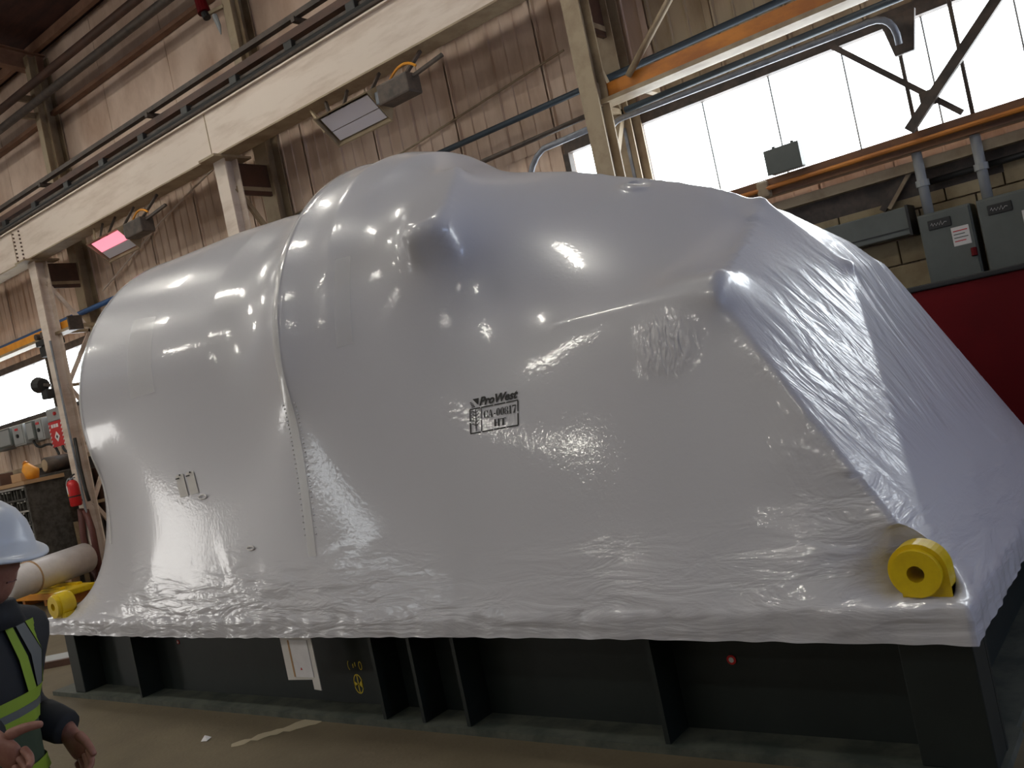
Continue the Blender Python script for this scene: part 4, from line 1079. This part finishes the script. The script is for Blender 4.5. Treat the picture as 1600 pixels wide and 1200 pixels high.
# floor: pale paint streak and litter
st = MB(); rr = random.Random(5)
P0, P1_ = Vector((-4.93, 3.0, .0025)), Vector((-4.60, 3.42, .0025)); dd = (P1_ - P0); nn = Vector((-dd.y, dd.x, 0)).normalized()
N_ = 14; L_, R_ = [], []
for k in range(N_ + 1):
    t = k / N_; c = P0 + dd * t; wd = .015 + .07 * t + rr.uniform(-.02, .02)
    L_.append(c + nn * (wd + .01)); R_.append(c - nn * max(.008, wd * .8 + rr.uniform(-.02, .02)))
st.add(L_ + R_, [(k, k + 1, N_ + 2 + k, N_ + 1 + k) for k in range(N_)])
tag(st.build('paint_streak', mat('pale_floor_streak', (.34, .29, .20), .8)), 'pale paint streak on the floor in front of the skid', 'paint mark')
e = empty('paper_scrap', (-5.23, 3.02, 0), 'small crumpled white scrap on the floor left of the pale streak', 'scrap')
MB().add([(-5.25, 3.0, .002), (-5.20, 3.01, .004), (-5.205, 3.05, .012), (-5.24, 3.045, .02), (-5.225, 3.02, .035)], [(0, 1, 4), (1, 2, 4), (2, 3, 4), (3, 0, 4), (0, 3, 2, 1)]).build('scrap_fold', 'white', e)

# ================================================================ THE PERSON AT THE LEFT EDGE
FW = Vector((.80, .60, 0)).normalized(); FW = (FW * .96 - Vector((-.61, .79, 0)) * .22).normalized(); LF = Vector((0, 0, 1)).cross(FW)
TC = Vector((-2.655, .920, 0)); HC = Vector((-2.583, .979, 1.585))
def at_body(f, l, z): return TC + FW * f + LF * l + Vector((0, 0, z))
def ray_pt(px, py, t): return CAM + (F + CR * ((px - 800) / FPX) - CU * ((py - 600) / FPX)) * t
def skin(verts, edges, radii, root=0, sub=2):
    me = bpy.data.meshes.new('skin'); me.from_pydata([tuple(v) for v in verts], edges, [])
    o = bpy.data.objects.new('skin', me); COL.objects.link(o)
    md = o.modifiers.new('skin', 'SKIN'); sd = o.modifiers.new('sub', 'SUBSURF'); sd.levels = sub; sd.render_levels = sub
    md.use_smooth_shade = True
    sv = me.skin_vertices[0].data
    for i, r in enumerate(radii):
        sv[i].radius = (r, r) if not isinstance(r, tuple) else r
        sv[i].use_root = (i == root)
    dg = bpy.context.evaluated_depsgraph_get(); dg.update()
    ev = bpy.data.meshes.new_from_object(o.evaluated_get(dg))
    out = ([v.co.copy() for v in ev.vertices], [tuple(p.vertices) for p in ev.polygons])
    bpy.data.objects.remove(o); bpy.data.meshes.remove(me); bpy.data.meshes.remove(ev)
    return out
lw = ray_pt(101, 1136, 2.50); rw = ray_pt(-22, 1150, 2.06)
shL, shR = at_body(.02, .19, 1.37), at_body(.0, -.19, 1.36)
elL = shL + (lw - shL) * .5 + Vector((0, 0, -.07)) - FW * .10; elR = shR + (rw - shR) * .5 + Vector((0, 0, -.14)) - FW * .05
V = [at_body(-.03, 0, .93), at_body(-.02, 0, 1.08), at_body(0, 0, 1.24), at_body(.02, 0, 1.36), at_body(.04, 0, 1.46), HC + Vector((0, 0, -.06)),
     shL, elL, lw, shR, elR, rw,
     at_body(-.03, .10, .86), at_body(.10, .11, .48), at_body(.02, .11, .10), at_body(.17, .12, .045),
     at_body(-.03, -.10, .86), at_body(-.08, -.11, .47), at_body(-.24, -.11, .12), at_body(-.10, -.12, .045)]
E_ = [(0, 1), (1, 2), (2, 3), (3, 4), (4, 5), (3, 6), (6, 7), (7, 8), (3, 9), (9, 10), (10, 11), (0, 12), (12, 13), (13, 14), (14, 15), (0, 16), (16, 17), (17, 18), (18, 19)]
RD = [.155, .15, .15, .145, .062, .06, .078, .06, .042, .078, .06, .042, .10, .075, .05, .045, .10, .075, .05, .045]
bv, bf = skin(V, E_, RD)
# head: sphere shaped to skull, brow, nose, lips, chin
def head():
    vs, fs = [], []; nu, nv = 36, 26
    for j in range(nv + 1):
        ph = math.pi * j / nv
        for i in range(nu):
            th = 2 * math.pi * i / nu
            f, l, z = math.sin(ph) * math.cos(th), math.sin(ph) * math.sin(th), math.cos(ph)
            r = 1.0; ff, ll, zz = f * .098, l * .078, z * .125
            if f > 0:
                fr_ = max(0, f) ** 2 * math.exp(-(l / .28) ** 2)
                nose = fr_ * (math.exp(-((z + .20) / .16) ** 2) * .028 + math.exp(-((z - .02) / .2) ** 2) * .008)
                brow = f * math.exp(-((z - .18) / .12) ** 2) * .006
                chin = fr_ * math.exp(-((z + .78) / .16) ** 2) * .018
                lips = fr_ * math.exp(-((z + .47) / .06) ** 2) * .008
                eye = -math.exp(-((abs(l) - .36) / .14) ** 2 - ((z - .03) / .1) ** 2) * .008
                ff += nose + brow + chin + lips + eye
            if z < -.3: ll *= 1 - .25 * (-z - .3); ff *= 1 if f > 0 else 1 - .3 * (-z - .3)
            vs.append(HC + FW * ff + LF * ll + Vector((0, 0, zz)))
    for j in range(nv):
        for i in range(nu): fs.append((j * nu + i, j * nu + (i + 1) % nu, (j + 1) * nu + (i + 1) % nu, (j + 1) * nu + i))
    return vs, fs
def hand(wrist, palm_dir, side_dir, curl, thumb_dir):
    """palm with four unequal bent fingers and a thumb leaving the palm side"""
    pd, sd_ = palm_dir.normalized(), (side_dir - palm_dir.normalized() * side_dir.dot(palm_dir.normalized())).normalized()
    nd = pd.cross(sd_) * curl
    out_v, out_f = [], []
    def put(a):
        n = len(out_v); out_v.extend(a[0]); out_f.extend(tuple(i + n for i in f) for f in a[1])
    pv = [wrist, wrist + pd * .04, wrist + pd * .085]
    put(skin([wrist - pd * .03, wrist, wrist + pd * .05, wrist + pd * .088], [(0, 1), (1, 2), (2, 3)], [(.026, .026), (.024, .03), (.018, .040), (.013, .038)], 0, 2))
    for k, (ln, sp) in enumerate(((.070, .033), (.080, .011), (.075, -.011), (.058, -.032))):
        base = wrist + pd * .075 + sd_ * sp
        d0 = (pd + sd_ * sp * 2.0 + nd * .25).normalized(); d1 = (pd + nd * .75).normalized(); d2 = (pd * .6 + nd * 1.1).normalized()
        p1 = base + d0 * ln * .45; p2 = p1 + d1 * ln * .32; p3 = p2 + d2 * ln * .26
        put(skin([base, p1, p2, p3], [(0, 1), (1, 2), (2, 3)], [.0105, .0098, .0090, .0072], 0, 2))
    tb = wrist + pd * .025 + sd_ * .028; td = thumb_dir.normalized()
    put(skin([tb, tb + td * .035 + sd_ * .008, tb + td * .065 + sd_ * .006 , tb + td * .09], [(0, 1), (1, 2), (2, 3)], [.015, .0125, .0105, .008], 0, 2))
    return out_v, out_f
ldir = (ray_pt(140, 1195, 2.47) - lw).normalized(); rdir = (ray_pt(40, 1200, 2.03) - rw).normalized()
parts = [(bv, bf, 'cloth'), (*head(), 'skin'),
         (*hand(lw + ldir * .015, ldir, -F * .4 + R0 * .8, 1, ldir + R0 * .3 - F * .3), 'skin'),
         (*hand(rw + rdir * .02, rdir, U0 * .9 + R0 * .35, 1, R0 * 1.0 + U0 * .12), 'skin')]
vs, fs, mi = [], [], []
for a, b, k in parts:
    n = len(vs); vs += a
    for f in b:
        fs.append(tuple(i + n for i in f))
        if k == 'skin': mi.append(0)
        else:
            c = sum((a[i] for i in f), Vector()) / len(f)
            mi.append(0 if (c - HC).length < .10 or (c.z > 1.435 and (c - HC).xy.length < .11) else 2 if c.z < .90 and (c - lw).length > .3 and (c - rw).length > .3 else (3 if c.z < .10 else 1))
pe = empty('person', (TC.x, TC.y, 0), 'worker in white hard hat and dark jacket with lime stripes walking right at left edge', 'person')
me = bpy.data.meshes.new('body'); me.from_pydata([tuple(v - pe.location) for v in vs], [], fs); me.update()
M['skinm'] = mat('skin', (.30, .14, .10), .5, col2=(.24, .10, .07), nscale=30)
M['jacket'] = mat('black_jacket', (.010, .012, .016), .8); M['trouser'] = mat('dark_trousers', (.012, .016, .026), .8); M['boot'] = mat('boot_leather', (.03, .02, .015), .6)
for k in ('skinm', 'jacket', 'trouser', 'boot'): me.materials.append(M[k])
for p, m_ in zip(me.polygons, mi): p.material_index = m_; p.use_smooth = True
bo = bpy.data.objects.new('body', me); link(bo, pe)
BODY = BVHTree.FromPolygons(bv, bf)
M['lime'] = mat('lime_reflective_tape', (.22, .33, .02), .7); M['silver'] = mat('silver_reflective_tape', (.10, .11, .11), .5); M['vestgrey'] = mat('grey_green_vest', (.035, .055, .03), .8)
def around(name, z0, z1, m, off=.010, a0=0, a1=360, n=48, skew=0):
    b = MB(); v_ = []
    for k in range(n + 1):
        t = math.radians(a0 + (a1 - a0) * k / n); d = FW * math.cos(t) + LF * math.sin(t)
        for z in (z0, (z0 + z1) / 2, z1):
            z = z + skew * math.cos(t)
            o = at_body(0, 0, z); h_ = BODY.ray_cast(o, d)[0]
            r = min((h_ - o).length if h_ else .15, .172)
            v_.append(o + d * (r + off))
    b.add(v_, [(3 * k + i, 3 * k + i + 1, 3 * k + i + 4, 3 * k + i + 3) for k in range(n) for i in range(2)])
    b.build(name, m, pe, smooth=True)
around('vest_band', 1.150, 1.180, 'lime', .012); around('vest_band', 1.180, 1.200, 'silver', .013); around('vest_band', 1.200, 1.230, 'lime', .012)
around('vest_lower', .985, 1.150, 'vestgrey', .008)
around('vest_hem', 1.005, 1.045, 'lime', .014)
for a in (-42, 42):
    for da, m_, of in ((-17, 'lime', .012), (0, 'silver', .011), (13, 'lime', .012)):
        around('vest_stripe', 1.23, 1.40, m_, of, a + da - 6, a + da + 6, 6)
for c_, nm in ((lw, 'sleeve_cuff'), (rw, 'sleeve_cuff')):
    el = elL if c_ is lw else elR; d = (c_ - el).normalized()
    MB().tube([c_ - d * .08, c_ - d * .04, c_ - d * .0, c_ + d * .012], [.050, .050, .047, .042], 16).build(nm, 'jacket', pe, smooth=True)
nk = MB().tube([HC + Vector((0, 0, -.17)) - FW * .02, HC + Vector((0, 0, -.11)) - FW * .015], [.095, .075], 16).build('collar', 'jacket', pe, smooth=True)
for s_ in (-1, 1):
    c = HC + LF * s_ * .078 + FW * -.012
    MB().tube([c + Vector((0, 0, -.03)), c + Vector((0, 0, -.01)) + LF * s_ * .008, c + Vector((0, 0, .02)) + LF * s_ * .01 - FW * .006, c + Vector((0, 0, .035))], [.008, .014, .016, .006], 8).build('ear', 'skinm', pe, smooth=True)
    c = HC + LF * s_ * .030 + FW * .086 + Vector((0, 0, .006))
    MB().tube([c - FW * .006, c + FW * .001, c + FW * .004], [.012, .011, .004], 10).build('eye', 'white', pe, smooth=True)
    MB().tube([c + FW * .003, c + FW * .0055], [.005, .004], 8).build('pupil', 'black', pe)
MB().bar(HC + FW * .087 + LF * -.015 + Vector((0, 0, -.062)), HC + FW * .087 + LF * .015 + Vector((0, 0, -.062)), .008, .004).build('mouth', 'copper', pe)
# hair below the hat at the back
MB().tube([HC - FW * .085 + Vector((0, 0, -.05)), HC - FW * .09 + Vector((0, 0, .02)), HC - FW * .08 + Vector((0, 0, .06))], [.03, .05, .05], 10).build('hair', 'brown', pe, smooth=True)
# white hard hat: shell, brim, ridge
M['hat'] = mat('white_hard_hat', (.58, .62, .68), .3)
hv, hf = [], []; nu, nv = 40, 12; tilt = Matrix.Rotation(math.radians(9), 3, LF)
HB = HC + Vector((0, 0, .040))
prof = [(0, .130), (.03, .128), (.066, .114), (.096, .092), (.118, .060), (.130, .022), (.134, .0), (.148, -.004), (.158, -.010), (.159, -.016), (.148, -.012), (.126, -.008)]
for r, z in prof:
    for i in range(nu):
        t = 2 * math.pi * i / nu; c_, s_ = math.cos(t), math.sin(t)
        rim = 1.0 + (.05 * max(0, c_) ** 2 if z <= 0 else 0)
        vv = FW * (r * rim * c_ * 1.12) + LF * (r * s_ * .92) + Vector((0, 0, z - (.012 * max(0, c_) ** 2 if z <= 0 else 0) + (.008 * math.exp(-(s_ * r / .022) ** 2) if .02 < z < .11 else 0)))
        hv.append(HB + tilt @ vv)
for j in range(len(prof) - 1):
    for i in range(nu): hf.append((j * nu + i, j * nu + (i + 1) % nu, (j + 1) * nu + (i + 1) % nu, (j + 1) * nu + i))
MB().add(hv, hf).build('hard_hat', 'hat', pe, smooth=True, label='white hard hat')
